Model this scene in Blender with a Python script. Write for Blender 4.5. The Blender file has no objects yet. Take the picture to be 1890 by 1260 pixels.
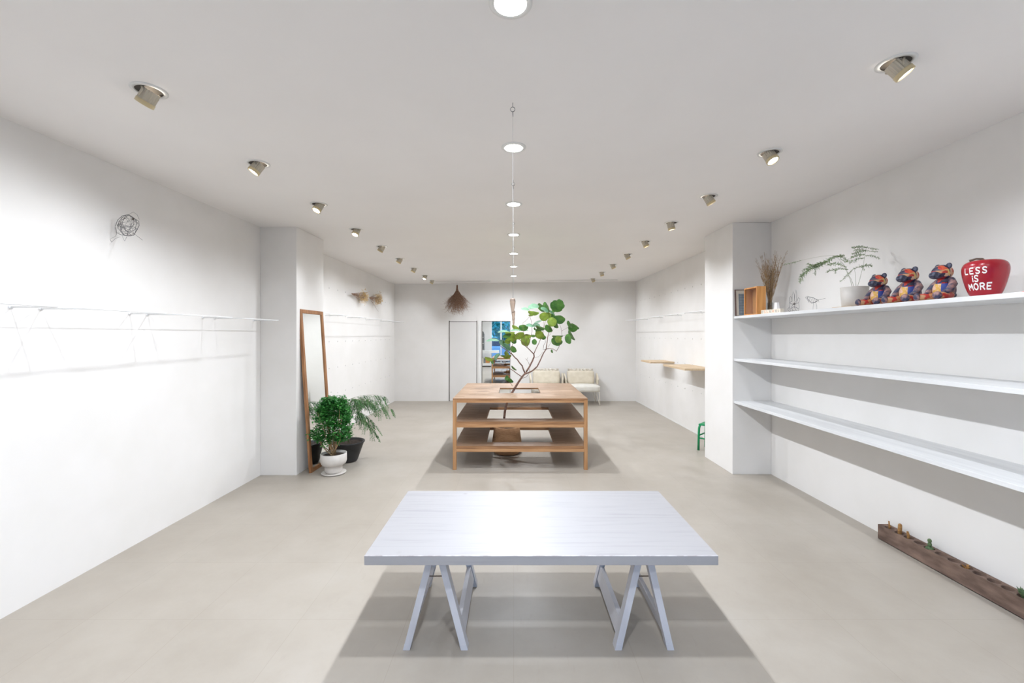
import bpy, bmesh, math, random
from mathutils import Vector, Matrix, Quaternion
R = random.Random(7)
PI = math.pi
C = bpy.context.scene.collection
S = bpy.context.scene

# ------------------------------------------------------------------ camera, world, exposure
F = 787.5                      # focal length in pixels of the 1890 px frame (15 mm on 36 mm)
EYE = 1.6
cam_d = bpy.data.cameras.new('camera'); cam_d.lens = 15; cam_d.sensor_width = 36
cam_d.shift_x = -3/1890; cam_d.shift_y = -12/1890; cam_d.clip_start = 0.02
cam = bpy.data.objects.new('camera', cam_d); C.objects.link(cam)
cam.location = (0, 0, EYE); cam.rotation_euler = (PI/2, 0, 0)
S.camera = cam
w = bpy.data.worlds.new('world'); S.world = w; w.use_nodes = True
bg = w.node_tree.nodes['Background']
bg.inputs[0].default_value = (0.10, 0.42, 1.0, 1); bg.inputs[1].default_value = 2.6
S.view_settings.view_transform = 'Standard'; S.view_settings.look = 'None'
S.view_settings.gamma = 1; S.view_settings.use_curve_mapping = False
S.view_settings.exposure = 0.31
DOWN_W = 27.0                  # watts of one ceiling downlight
SPOT_W = 25.0                  # watts of one gimbal spotlight
LIGHT_COL = (.925, .985, 1.075)

def P(px, py, d):              # a point of the photograph at depth d
    return Vector(((px-948)*d/F, d, EYE-(py-618)*d/F))

# portal for the daylight through the shop front
pl = bpy.data.lights.new('daylight_portal', 'AREA'); pl.shape = 'RECTANGLE'; pl.size = 3.6; pl.size_y = 2.5
pl.cycles.is_portal = True
po = bpy.data.objects.new('daylight_portal', pl); C.objects.link(po)
po.location = (0.6, -1.62, 1.35); po.rotation_euler = (PI/2, 0, 0)

# ------------------------------------------------------------------ materials
def new_mat(name):
    m = bpy.data.materials.new(name); m.use_nodes = True
    nt = m.node_tree; b = nt.nodes['Principled BSDF']
    return m, nt, b
def N(nt, t, **kw):
    n = nt.nodes.new(t)
    for k, v in kw.items(): setattr(n, k, v)
    return n
def coords(nt, scale=(1,1,1), rot=(0,0,0)):
    tc = N(nt, 'ShaderNodeTexCoord'); mp = N(nt, 'ShaderNodeMapping')
    mp.inputs['Scale'].default_value = scale; mp.inputs['Rotation'].default_value = rot
    nt.links.new(tc.outputs['Object'], mp.inputs['Vector']); return mp.outputs['Vector']
def ramp(nt, fac, stops, interp='LINEAR'):
    r = N(nt, 'ShaderNodeValToRGB'); r.color_ramp.interpolation = interp
    el = r.color_ramp.elements
    while len(el) < len(stops): el.new(0.5)
    for e, (p, c) in zip(el, stops): e.position = p; e.color = (*c, 1)
    nt.links.new(fac, r.inputs[0]); return r.outputs[0]
def noise_mat(name, c1, c2, scale=8, rough=.6, stretch=(1,1,1), detail=4, bump=0, metallic=0, spec=None, lo=.35, hi=.65):
    m, nt, b = new_mat(name)
    v = coords(nt, stretch); n = N(nt, 'ShaderNodeTexNoise')
    n.inputs['Scale'].default_value = scale; n.inputs['Detail'].default_value = detail
    nt.links.new(v, n.inputs['Vector'])
    nt.links.new(ramp(nt, n.outputs[0], [(lo, c1), (hi, c2)]), b.inputs['Base Color'])
    b.inputs['Roughness'].default_value = rough; b.inputs['Metallic'].default_value = metallic
    if spec is not None: b.inputs['Specular IOR Level'].default_value = spec
    if bump:
        bp = N(nt, 'ShaderNodeBump'); bp.inputs['Strength'].default_value = bump; bp.inputs['Distance'].default_value = .01
        nt.links.new(n.outputs[0], bp.inputs['Height']); nt.links.new(bp.outputs[0], b.inputs['Normal'])
    return m
def emit_mat(name, c, s):
    m, nt, b = new_mat(name)
    b.inputs['Base Color'].default_value = (*c, 1)
    b.inputs['Emission Color'].default_value = (*c, 1); b.inputs['Emission Strength'].default_value = s
    return m
def add_knots(nt, base, vec, scale, col, size=.06):
    v = N(nt, 'ShaderNodeTexVoronoi'); v.inputs['Scale'].default_value = scale
    nt.links.new(vec, v.inputs['Vector'])
    f = ramp(nt, v.outputs['Distance'], [(0, (1,1,1)), (size, (.2,.2,.2)), (size*1.5, (0,0,0))])
    mx = N(nt, 'ShaderNodeMix', data_type='RGBA'); nt.links.new(f, mx.inputs[0])
    nt.links.new(base, mx.inputs[6]); mx.inputs[7].default_value = (*col, 1)
    return mx.outputs[2]

M = {}
M['wall'] = noise_mat('white_plaster', (.785,.76,.725), (.81,.785,.755), 3, .75, bump=.04)
M['ceiling'] = noise_mat('ceiling_paint', (.84,.81,.785), (.86,.83,.805), 1.5, .85)
M['hole'] = noise_mat('anchor_hole', (.22,.21,.20), (.32,.31,.29), 40, .6)
def floor_material():
    m, nt, b = new_mat('cream_vinyl_floor')
    v = coords(nt)
    n = N(nt, 'ShaderNodeTexNoise'); n.inputs['Scale'].default_value = 1.3; n.inputs['Detail'].default_value = 8
    n.inputs['Roughness'].default_value = .65; nt.links.new(v, n.inputs['Vector'])
    base = ramp(nt, n.outputs[0], [(.3, (.35,.308,.256)), (.55, (.395,.353,.30)), (.75, (.425,.387,.338))])
    vs = coords(nt, (9, 2.2, 1), (0, 0, .5)); n2 = N(nt, 'ShaderNodeTexNoise'); n2.inputs['Scale'].default_value = 3
    n2.inputs['Detail'].default_value = 6; nt.links.new(vs, n2.inputs['Vector'])
    f = ramp(nt, n2.outputs[0], [(.62, (0,0,0)), (.72, (.4,.4,.4))])
    mx = N(nt, 'ShaderNodeMix', data_type='RGBA'); nt.links.new(f, mx.inputs[0]); nt.links.new(base, mx.inputs[6])
    mx.inputs[7].default_value = (.36,.315,.265,1)
    br = N(nt, 'ShaderNodeTexBrick'); br.offset = 0; br.inputs['Scale'].default_value = 1
    br.inputs['Mortar Size'].default_value = .0016; br.inputs['Brick Width'].default_value = .6; br.inputs['Row Height'].default_value = .6
    br.inputs['Color1'].default_value = (1,1,1,1); br.inputs['Color2'].default_value = (.975,.975,.975,1); br.inputs['Mortar'].default_value = (.90,.89,.87,1)
    nt.links.new(v, br.inputs['Vector'])
    mu = N(nt, 'ShaderNodeMix', data_type='RGBA', blend_type='MULTIPLY'); mu.inputs[0].default_value = 1
    nt.links.new(mx.outputs[2], mu.inputs[6]); nt.links.new(br.outputs[0], mu.inputs[7])
    nt.links.new(mu.outputs[2], b.inputs['Base Color'])
    b.inputs['Roughness'].default_value = .42; b.inputs['Specular IOR Level'].default_value = .35
    return m
M['floor'] = floor_material()
def white_planks(name, boards=6.0):
    m, nt, b = new_mat(name)
    v = coords(nt); vs = coords(nt, (1, 12, 12))
    n = N(nt, 'ShaderNodeTexNoise'); n.inputs['Scale'].default_value = 3; n.inputs['Detail'].default_value = 6
    nt.links.new(vs, n.inputs['Vector'])
    base = ramp(nt, n.outputs[0], [(.25, (.30,.292,.305)), (.45, (.345,.337,.345)), (.75, (.355,.347,.355))])
    sp = N(nt, 'ShaderNodeSeparateXYZ'); nt.links.new(v, sp.inputs[0])
    mu = N(nt, 'ShaderNodeMath', operation='MULTIPLY'); mu.inputs[1].default_value = boards; nt.links.new(sp.outputs[1], mu.inputs[0])
    fr = N(nt, 'ShaderNodeMath', operation='FRACT'); nt.links.new(mu.outputs[0], fr.inputs[0])
    f = ramp(nt, fr.outputs[0], [(0, (1,1,1)), (.012, (.3,.3,.3)), (.02, (0,0,0))])
    mx = N(nt, 'ShaderNodeMix', data_type='RGBA'); nt.links.new(f, mx.inputs[0]); nt.links.new(base, mx.inputs[6]); mx.inputs[7].default_value = (.25,.245,.255,1)
    out = add_knots(nt, mx.outputs[2], v, 3.1, (.26,.24,.24), .045)
    nt.links.new(out, b.inputs['Base Color']); b.inputs['Roughness'].default_value = .45
    return m
M['white_planks'] = white_planks('white_painted_planks')
M['white_paint'] = noise_mat('white_worn_paint', (.50,.495,.525), (.66,.655,.69), 4, .5, (1,1,.35), lo=.22, hi=.5, bump=.05)
M['shelf_white'] = noise_mat('white_shelf_paint', (.62,.62,.62), (.72,.72,.715), 3, .5, (6,.5,3), bump=.06, lo=.3, hi=.6)
M['white_metal'] = noise_mat('white_rod', (.85,.85,.85), (.88,.88,.88), 10, .4)
M['scuffed_edge'] = noise_mat('scuffed_edge', (.33,.28,.27), (.62,.60,.62), 30, .6)
def wood_blocks(name, c1, c2, c3, bw=.28, rh=.055):
    m, nt, b = new_mat(name)
    v = coords(nt)
    br = N(nt, 'ShaderNodeTexBrick'); br.inputs['Scale'].default_value = 1; br.offset = .43
    br.inputs['Brick Width'].default_value = bw; br.inputs['Row Height'].default_value = rh
    br.inputs['Mortar Size'].default_value = .0007; br.inputs['Bias'].default_value = 0
    br.inputs['Color1'].default_value = (*c1,1); br.inputs['Color2'].default_value = (*c2,1); br.inputs['Mortar'].default_value = (*[x*.7 for x in c1],1)
    nt.links.new(v, br.inputs['Vector'])
    vs = coords(nt, (1.3, 16, 16)); n = N(nt, 'ShaderNodeTexNoise'); n.inputs['Scale'].default_value = 4; n.inputs['Detail'].default_value = 7
    nt.links.new(vs, n.inputs['Vector'])
    f = ramp(nt, n.outputs[0], [(.4, (0,0,0)), (.72, (.6,.6,.6))])
    mx = N(nt, 'ShaderNodeMix', data_type='RGBA'); nt.links.new(f, mx.inputs[0]); nt.links.new(br.outputs[0], mx.inputs[6]); mx.inputs[7].default_value = (*c3,1)
    out = add_knots(nt, mx.outputs[2], v, 3.3, [x*.45 for x in c3], .05)
    nt.links.new(out, b.inputs['Base Color']); b.inputs['Roughness'].default_value = .55
    return m
M['table_wood'] = wood_blocks('jointed_fir_board', (.285,.18,.105), (.385,.26,.17), (.17,.092,.048))
M['shelf_wood'] = wood_blocks('weathered_fir_board', (.28,.175,.105), (.35,.225,.145), (.17,.095,.05))
def wood(name, c1, c2, axis='x', s=5, rough=.55):
    st = {'x': (.6,9,9), 'y': (9,.6,9), 'z': (9,9,.6)}[axis]
    return noise_mat(name, c1, c2, s, rough, st, 7, bump=.03, lo=.35, hi=.68)
M['rail_wood'] = wood('honey_rail_wood', (.38,.185,.075), (.54,.31,.15), 'x')
M['leg_wood'] = wood('honey_leg_wood', (.38,.185,.07), (.54,.30,.14), 'z')
M['side_wood'] = wood('honey_side_wood', (.38,.185,.075), (.54,.31,.15), 'y')
M['edge_wood'] = wood('dark_board_edge', (.22,.10,.04), (.42,.22,.10), 'x')
M['mirror_wood'] = wood('brown_frame_wood', (.24,.10,.035), (.42,.20,.08), 'z')
M['box_wood'] = wood('orange_box_wood', (.50,.20,.05), (.68,.33,.10), 'z', 4)
M['pine'] = wood('pale_pine', (.56,.41,.25), (.64,.49,.33), 'y')
M['log'] = noise_mat('weathered_log', (.09,.055,.04), (.25,.165,.125), 9, .85, (3,.7,2.2), 8, bump=.5, lo=.3, hi=.72)
M['soil'] = noise_mat('dark_soil', (.02,.013,.01), (.07,.045,.03), 60, .95, bump=.5)
m, nt, b = new_mat('mirror_glass'); b.inputs['Metallic'].default_value = 1; b.inputs['Roughness'].default_value = .0; b.inputs['Base Color'].default_value = (.90,.92,.90,1); M['mirror'] = m
def leaf_mat(name, c1, c2, scale=14, trans=.25, rough=.45):
    m, nt, b = new_mat(name)
    v = coords(nt); n = N(nt, 'ShaderNodeTexNoise'); n.inputs['Scale'].default_value = scale
    nt.links.new(v, n.inputs['Vector'])
    col = ramp(nt, n.outputs[0], [(.35, c1), (.65, c2)])
    nt.links.new(col, b.inputs['Base Color']); b.inputs['Roughness'].default_value = rough
    tr = N(nt, 'ShaderNodeBsdfTranslucent'); nt.links.new(col, tr.inputs[0])
    mx = N(nt, 'ShaderNodeMixShader'); mx.inputs[0].default_value = trans
    nt.links.new(b.outputs[0], mx.inputs[1]); nt.links.new(tr.outputs[0], mx.inputs[2])
    nt.links.new(mx.outputs[0], nt.nodes['Material Output'].inputs[0]); return m
M['fig_dark'] = leaf_mat('fig_leaf_dark', (.045,.13,.035), (.10,.24,.05))
M['fig_olive'] = leaf_mat('fig_leaf_olive', (.14,.20,.03), (.25,.36,.05))
M['fig_pale'] = leaf_mat('fig_leaf_pale', (.075,.17,.09), (.13,.26,.15), rough=.75)
M['aralia'] = leaf_mat('bright_small_leaf', (.02,.15,.025), (.07,.30,.055), 18)
M['feather_leaf'] = leaf_mat('feathery_leaf', (.04,.14,.04), (.11,.25,.08), 18)
M['fern'] = leaf_mat('pale_fern', (.11,.20,.06), (.22,.34,.12), 20)
M['cyan_leaf'] = leaf_mat('street_tree_leaf', (.10,.50,.36), (.40,.92,.75), 2)
M['bark'] = noise_mat('fig_bark', (.13,.065,.045), (.26,.15,.11), 30, .8, bump=.3)
M['stem_tan'] = noise_mat('tan_stem', (.30,.19,.09), (.45,.31,.17), 30, .7)
M['stem_green'] = noise_mat('green_stem', (.20,.24,.12), (.30,.33,.18), 30, .7)
M['basket'] = noise_mat('burlap_planter', (.30,.155,.07), (.40,.22,.11), 25, .85, (1,1,6), bump=.4)
M['ceramic'] = noise_mat('cream_ceramic', (.60,.565,.52), (.66,.62,.575), 12, .45)
M['black_pot'] = noise_mat('black_plastic', (.012,.012,.013), (.03,.03,.032), 8, .5)
M['wire'] = noise_mat('dark_wire', (.10,.10,.105), (.20,.20,.205), 20, .4, metallic=.8)
M['chain'] = noise_mat('steel_swivel', (.20,.20,.20), (.35,.35,.35), 20, .35, metallic=.8)
M['line'] = noise_mat('clear_fishing_line', (.5,.5,.5), (.6,.6,.6), 20, .3)
M['star'] = noise_mat('dark_bead', (.035,.025,.015), (.08,.06,.04), 60, .4)
M['club'] = wood('driftwood_paddle', (.26,.185,.13), (.42,.31,.23), 'z', 8)
M['club_dark'] = noise_mat('driftwood_dark', (.15,.10,.075), (.24,.17,.125), 30, .6)
M['twig'] = noise_mat('reddish_twig', (.22,.115,.07), (.42,.26,.17), 40, .9)
M['straw'] = noise_mat('dry_straw', (.28,.17,.08), (.46,.31,.17), 30, .9)
M['dry_flower'] = noise_mat('dry_yellow_flower', (.70,.48,.20), (.93,.76,.46), 60, .9)
M['fabric'] = noise_mat('cream_canvas', (.62,.55,.43), (.69,.62,.50), 9, .9, bump=.2)
M['fabric_seat'] = noise_mat('pale_seat_canvas', (.66,.63,.56), (.71,.685,.62), 9, .9, bump=.2)
def flap_material():
    m, nt, b = new_mat('canvas_flap_with_faded_marks'); v = coords(nt, (1,1,2.6))
    n = N(nt, 'ShaderNodeTexNoise'); n.inputs['Scale'].default_value = 30; nt.links.new(v, n.inputs['Vector'])
    nt.links.new(ramp(nt, n.outputs[0], [(.5, (.70,.66,.58)), (.62, (.45,.36,.27))]), b.inputs['Base Color'])
    b.inputs['Roughness'].default_value = .9; return m
M['flap'] = flap_material()
M['leg_metal'] = noise_mat('cream_chair_wire', (.62,.56,.45), (.70,.64,.54), 10, .4)
M['green_paint'] = noise_mat('green_paint', (.0,.22,.075), (.005,.28,.10), 8, .4)
M['lamp_beige'] = noise_mat('beige_lamp_body', (.50,.44,.34), (.56,.50,.40), 12, .45)
M['lamp_gold'] = noise_mat('gold_lamp_rim', (.62,.50,.28), (.70,.58,.36), 12, .35)
M['trim_white'] = noise_mat('white_trim', (.74,.73,.70), (.78,.77,.74), 8, .5)
M['dark'] = noise_mat('dark_recess', (.05,.04,.03), (.09,.075,.06), 8, .8)
M['lens'] = emit_mat('spot_lens', (1,.98,.95), 14)
M['diffuser'] = emit_mat('downlight_diffuser', (1,.99,.97), 9)
M['door'] = noise_mat('white_door_paint', (.70,.68,.655), (.72,.70,.675), 3, .6)
M['gap'] = noise_mat('door_gap_shadow_line', (.16,.15,.13), (.22,.20,.18), 8, .8)
M['apple'] = noise_mat('red_lacquer', (.26,.004,.012), (.42,.012,.025), 4, .25, lo=.3, hi=.7)
M['brown'] = noise_mat('brown_stem', (.09,.055,.035), (.15,.10,.07), 30, .5)
M['white_text'] = noise_mat('white_painted_letters', (.82,.80,.79), (.88,.86,.85), 30, .5)
M['block'] = noise_mat('pale_toy_block', (.74,.66,.53), (.82,.75,.64), 12, .6)
M['orange_letter'] = noise_mat('orange_ink', (.65,.25,.12), (.75,.35,.2), 30, .6)
M['grey_letter'] = noise_mat('grey_ink', (.18,.17,.17), (.25,.24,.24), 30, .6)
M['red_toy'] = noise_mat('red_orange_paint', (.75,.06,.03), (.85,.10,.05), 12, .5)
M['dark_frame'] = noise_mat('dark_brown_frame', (.05,.02,.018), (.10,.045,.035), 12, .4)
M['paper'] = noise_mat('cream_paper', (.72,.66,.56), (.78,.73,.64), 12, .8)
def photo_material():
    m, nt, b = new_mat('blue_grey_tiled_picture'); v = coords(nt, (1,1,1), (PI/2,0,0))
    br = N(nt, 'ShaderNodeTexBrick'); br.offset = 0; br.inputs['Scale'].default_value = 1
    br.inputs['Brick Width'].default_value = .03; br.inputs['Row Height'].default_value = .03; br.inputs['Mortar Size'].default_value = .002
    br.inputs['Color1'].default_value = (.21,.26,.31,1); br.inputs['Color2'].default_value = (.29,.34,.38,1); br.inputs['Mortar'].default_value = (.12,.15,.19,1)
    nt.links.new(v, br.inputs['Vector']); nt.links.new(br.outputs[0], b.inputs['Base Color']); return m
M['picture'] = photo_material()
def rug_material():
    m, nt, b = new_mat('carpet_patterned_fabric'); v = coords(nt)
    vo = N(nt, 'ShaderNodeTexVoronoi'); vo.inputs['Scale'].default_value = 44; nt.links.new(v, vo.inputs['Vector'])
    sp = N(nt, 'ShaderNodeSeparateColor'); nt.links.new(vo.outputs['Color'], sp.inputs[0])
    base = ramp(nt, sp.outputs[0], [(0,(.02,.02,.05)), (.22,(.52,.04,.02)), (.42,(.60,.40,.27)), (.56,(.05,.06,.17)), (.70,(.62,.10,.04)), (.84,(.25,.02,.03)), (.93,(.62,.45,.15))], 'CONSTANT')
    wv = N(nt, 'ShaderNodeTexWave'); wv.inputs['Scale'].default_value = 9; wv.inputs['Distortion'].default_value = 7; wv.inputs['Detail'].default_value = 2
    nt.links.new(v, wv.inputs['Vector'])
    f = ramp(nt, wv.outputs[0], [(.62,(0,0,0)), (.7,(1,1,1))])
    mx = N(nt, 'ShaderNodeMix', data_type='RGBA'); nt.links.new(f, mx.inputs[0]); nt.links.new(base, mx.inputs[6]); mx.inputs[7].default_value = (.03,.025,.06,1)
    nt.links.new(mx.outputs[2], b.inputs['Base Color']); b.inputs['Roughness'].default_value = .5; return m
M['rug'] = rug_material()
M['rug_red'] = noise_mat('red_and_tan_patterned_fabric', (.45,.03,.02), (.50,.26,.12), 32, .5, lo=.47, hi=.53)
M['rug_navy'] = noise_mat('navy_patterned_fabric', (.015,.015,.035), (.10,.11,.17), 60, .5)
M['rug_grey'] = noise_mat('grey_blue_patterned_fabric', (.03,.035,.08), (.36,.20,.18), 40, .5, lo=.42, hi=.62)
M['tan'] = noise_mat('tan_band', (.55,.33,.22), (.62,.40,.28), 30, .6)
M['rug_blue'] = noise_mat('blue_patch', (.01,.03,.20), (.03,.06,.30), 30, .5)
M['yellow_pat'] = noise_mat('yellow_patterned_belly', (.62,.36,.06), (.66,.42,.32), 55, .5, lo=.46, hi=.54)
M['cactus'] = noise_mat('green_cactus', (.05,.10,.04), (.14,.20,.09), 60, .8, bump=.5)
M['cactus_brown'] = noise_mat('dry_brown_cactus', (.22,.10,.025), (.42,.22,.07), 60, .8, bump=.5)
M['grey_metal'] = noise_mat('grey_rack', (.16,.165,.16), (.24,.24,.23), 8, .5)
M['asphalt'] = noise_mat('pavement', (.12,.12,.13), (.18,.18,.19), 6, .9)
M['van_paint'] = noise_mat('pale_van_paint', (.55,.60,.66), (.62,.67,.72), 4, .4)
M['street_grey'] = noise_mat('street_wall_grey', (.10,.10,.12), (.16,.15,.17), 6, .9)
m, nt, b = new_mat('window_glass')
tr = N(nt, 'ShaderNodeBsdfTransparent'); tr.inputs[0].default_value = (.93,.95,.96,1); gl = N(nt, 'ShaderNodeBsdfGlossy'); gl.inputs['Roughness'].default_value = .02
mx = N(nt, 'ShaderNodeMixShader'); mx.inputs[0].default_value = .06
nt.links.new(tr.outputs[0], mx.inputs[1]); nt.links.new(gl.outputs[0], mx.inputs[2]); nt.links.new(mx.outputs[0], nt.nodes['Material Output'].inputs[0]); M['glass'] = m

# ------------------------------------------------------------------ mesh helpers
def box(bm, x0, x1, y0, y1, z0, z1, bev=0, mi=0):
    vs = [bm.verts.new((x, y, z)) for x in (x0, x1) for y in (y0, y1) for z in (z0, z1)]
    fs = [bm.faces.new([vs[i] for i in q]) for q in ((0,1,3,2),(4,6,7,5),(0,4,5,1),(2,3,7,6),(0,2,6,4),(1,5,7,3))]
    for f in fs: f.material_index = mi
    if bev:
        es = list({e for f in fs for e in f.edges})
        r = bmesh.ops.bevel(bm, geom=es, offset=bev, segments=2, affect='EDGES', profile=.6)
        for f in r['faces']: f.material_index = mi
    return vs
def frame_of(d):
    d = d.normalized(); a = Vector((0,0,1)) if abs(d.z) < .9 else Vector((1,0,0))
    u = d.cross(a).normalized(); return u, d.cross(u).normalized()
def tube(bm, pts, rad, seg=6, mi=0, cap=True):
    pts = [Vector(p) for p in pts]
    if not hasattr(rad, '__len__'): rad = [rad]*len(pts)
    rings = []; u = None
    for i, p in enumerate(pts):
        d = (pts[min(i+1, len(pts)-1)] - pts[max(i-1, 0)])
        if d.length < 1e-9: d = Vector((0,0,1))
        d.normalize()
        if u is None: u, _ = frame_of(d)
        else:
            u = u - d*u.dot(d)
            if u.length < 1e-5: u, _ = frame_of(d)
            u.normalize()
        v = d.cross(u)
        rings.append([bm.verts.new(p + (u*math.cos(2*PI*k/seg) + v*math.sin(2*PI*k/seg))*rad[i]) for k in range(seg)])
    for a, b2 in zip(rings, rings[1:]):
        for k in range(seg):
            f = bm.faces.new((a[k], a[(k+1)%seg], b2[(k+1)%seg], b2[k])); f.material_index = mi; f.smooth = True
    if cap:
        for r_ in (rings[0][::-1], rings[-1]):
            f = bm.faces.new(r_); f.material_index = mi
def lathe(bm, c, prof, seg=32, mi=0, M4=None, smooth=True, close=True):
    """prof = [(r, z)...] around the local z axis at c."""
    M4 = M4 or Matrix.Identity(4); c = Vector(c); rings = []
    for r, z in prof:
        if r < 1e-6: rings.append([bm.verts.new(c + (M4 @ Vector((0,0,z))))])
        else: rings.append([bm.verts.new(c + (M4 @ Vector((r*math.cos(2*PI*k/seg), r*math.sin(2*PI*k/seg), z)))) for k in range(seg)])
    for a, b2 in zip(rings, rings[1:]):
        for k in range(seg):
            k2 = (k+1) % seg
            if len(a) == 1 and len(b2) == 1: continue
            if len(a) == 1: f = bm.faces.new((a[0], b2[k2], b2[k]))
            elif len(b2) == 1: f = bm.faces.new((a[k], a[k2], b2[0]))
            else: f = bm.faces.new((a[k], a[k2], b2[k2], b2[k]))
            f.material_index = mi; f.smooth = smooth
    return rings
def ball(bm, c, r, seg=16, mi=0, rot=None, rings=10):
    if not hasattr(r, '__len__'): r = (r, r, r)
    prof = [(math.sin(PI*i/rings), -math.cos(PI*i/rings)) for i in range(rings+1)]
    M4 = (rot.to_matrix().to_4x4() if rot else Matrix.Identity(4)) @ Matrix.Diagonal((*r, 1))
    prof[0] = (0, -1); prof[-1] = (0, 1)
    lathe(bm, c, prof, seg, mi, M4)
def obj(name, bm, mats, parent=None, label=None, loc=None):
    bmesh.ops.recalc_face_normals(bm, faces=bm.faces[:])
    me = bpy.data.meshes.new(name); bm.to_mesh(me); bm.free()
    for m_ in (mats if isinstance(mats, (list, tuple)) else [mats]): me.materials.append(M[m_])
    o = bpy.data.objects.new(name, me); C.objects.link(o)
    if parent: o.parent = parent
    if loc: o.location = loc
    if label: o['label'] = label
    return o
def B(): return bmesh.new()
def tag(o, label, cat, group=None):
    o['label'] = label; o['category'] = cat
    if group: o['group'] = group
    return o
def thing(name, label, cat, loc=(0,0,0), rz=0, group=None):
    o = bpy.data.objects.new(name, None); C.objects.link(o); o.empty_display_size = .1
    o.location = loc; o.rotation_euler = (0,0,rz); return tag(o, label, cat, group)
def struct(name, bm, mats, parent=None):
    o = obj(name, bm, mats, parent)
    if not parent: o['kind'] = 'structure'
    return o
def copy_tree(o, parent=None):
    c = o.copy(); C.objects.link(c)
    if parent: c.parent = parent
    for ch in list(o.children): copy_tree(ch, c)
    return c
def mb(fn, *a, **k):
    bm = B(); fn(bm, *a, **k); return bm
def origin_to(o, p):
    """move a top-level mesh object's origin to p without moving its surface."""
    p = Vector(p); o.data.transform(Matrix.Translation(-p)); o.location = p; return o

# ------------------------------------------------------------------ room shell
XL, XR, YB, YF = -2.89, 2.96, 10.33, -1.7
def zc(x): return 2.862 + .0111*x
struct('floor', mb(box, XL-.12, XR+.12, YF-.12, YB+.12, -.1, 0), 'floor')
bm = B()
vs = [bm.verts.new((x, y, zc(x)+dz)) for x in (XL-.12, XR+.12) for y in (YF-.12, YB+.12) for dz in (0, .12)]
for q in ((0,1,3,2),(4,6,7,5),(0,4,5,1),(2,3,7,6),(0,2,6,4),(1,5,7,3)): bm.faces.new([vs[i] for i in q])
struct('ceiling', bm, 'ceiling')
def anchor_grid(bm, x, sx, ds, zs):
    for d in ds:
        for z in zs:
            M4 = Matrix.Rotation(sx*PI/2, 4, 'Y')
            lathe(bm, (x, d, z), [(0, .0015), (.009, .0015)], 10, 1, M4)
            lathe(bm, (x, d, z), [(.009, .0005), (.009, .004), (.013, .004), (.013, .0005)], 10, 0, M4)
bm = mb(box, XL-.12, XL, YF, YB+.12, 0, 2.95)
anchor_grid(bm, XL, 1, [6.68+.325*k for k in range(11)], [.655+.42*k for k in range(5)])
struct('wall_left', bm, ['wall', 'hole'])
bm = mb(box, XR, XR+.12, YF, YB+.12, 0, 2.95)
anchor_grid(bm, XR, -1, [6.41+.32*k for k in range(12)], [.677+.43*k for k in range(5)])
struct('wall_right', bm, ['wall', 'hole'])
struct('wall_back', mb(box, XL, XR, YB, YB+.12, 0, 2.95), 'wall')
struct('wall_pillar_left', mb(box, XL, -2.475, 4.865, 5.55, 0, zc(-2.6), .004), 'wall')
struct('wall_pillar_right', mb(box, 2.514, XR, 4.90, 5.61, 0, zc(2.6), .004), 'wall')
# shop front behind the camera
WX0, WX1, WZ0, WZ1 = -1.2, 2.4, .1, 2.6
bm = B()
box(bm, XL, WX0, YF-.12, YF, 0, 2.95); box(bm, WX1, XR, YF-.12, YF, 0, 2.95)
box(bm, WX0, WX1, YF-.12, YF, 0, WZ0); box(bm, WX0, WX1, YF-.12, YF, WZ1, 2.95)
struct('wall_front', bm, 'wall')
bm = B()
for x in (WX0+.03, -.66, .1, .9, 1.65, WX1-.03): box(bm, x-.03, x+.03, YF-.09, YF-.03, WZ0, WZ1)
box(bm, WX0, WX1, YF-.09, YF-.03, WZ0, WZ0+.06); box(bm, WX0, WX1, YF-.09, YF-.03, WZ1-.06, WZ1)
wn = struct('window_1', bm, 'trim_white')
obj('pane', mb(box, WX0+.03, WX1-.03, YF-.063, YF-.057, WZ0+.03, WZ1-.03), 'glass', wn)
# door and frame in the back wall
dn = struct('door_1', mb(box, -1.545, -.90, YB-.012, YB, .012, 1.915), 'door')
bm = B(); y0, y1 = YB-.006, YB-.0005
box(bm, -1.57, -1.545, y0, y1, 0, 1.945); box(bm, -.90, -.885, y0, y1, 0, 1.945); box(bm, -1.57, -.885, y0, y1, 1.915, 1.93)
obj('gap', bm, 'gap', dn)
struct('trim_1', mb(box, -.86, -.785, YB-.02, YB, 0, 1.94), 'trim_white')
# thin shadow-gap beads where floor meets wall
def bead(name, *a): struct(name, mb(box, *a), 'trim_white')
bead('baseboard_left', XL, XL+.006, 5.55, YB, 0, .02)
bead('baseboard_right', XR-.006, XR, 5.61, YB, 0, .02)
# ceiling tracks in front of the back wall
for x0, x1, lab in ((-1.86, -.54, 'thin cream ceiling track near the back wall above the closed door'), (.75, 2.40, 'thin cream ceiling track near the back wall above the two canvas chairs')):
    o = obj('ceiling_track', mb(box, x0, x1, 9.86, 9.89, zc(x0)-.010, zc(x1)+.002), 'trim_white'); tag(o, lab, 'track', 'ceiling tracks')

# wall mirror on the back wall
t = thing('wall_mirror', 'tall frameless mirror on the back wall reflecting a blue shop window', 'mirror', (-.425, YB, 0))
obj('glass', mb(box, -.33, .335, -.012, -.006, .06, 1.925), 'mirror', t)
bm = B()
box(bm, -.345, -.33, -.018, 0, .045, 1.94); box(bm, .335, .345, -.018, 0, .045, 1.94)
box(bm, -.345, .345, -.018, 0, 1.925, 1.94); box(bm, -.345, .345, -.018, 0, .045, .06)
obj('frame', bm, 'gap', t)

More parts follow.
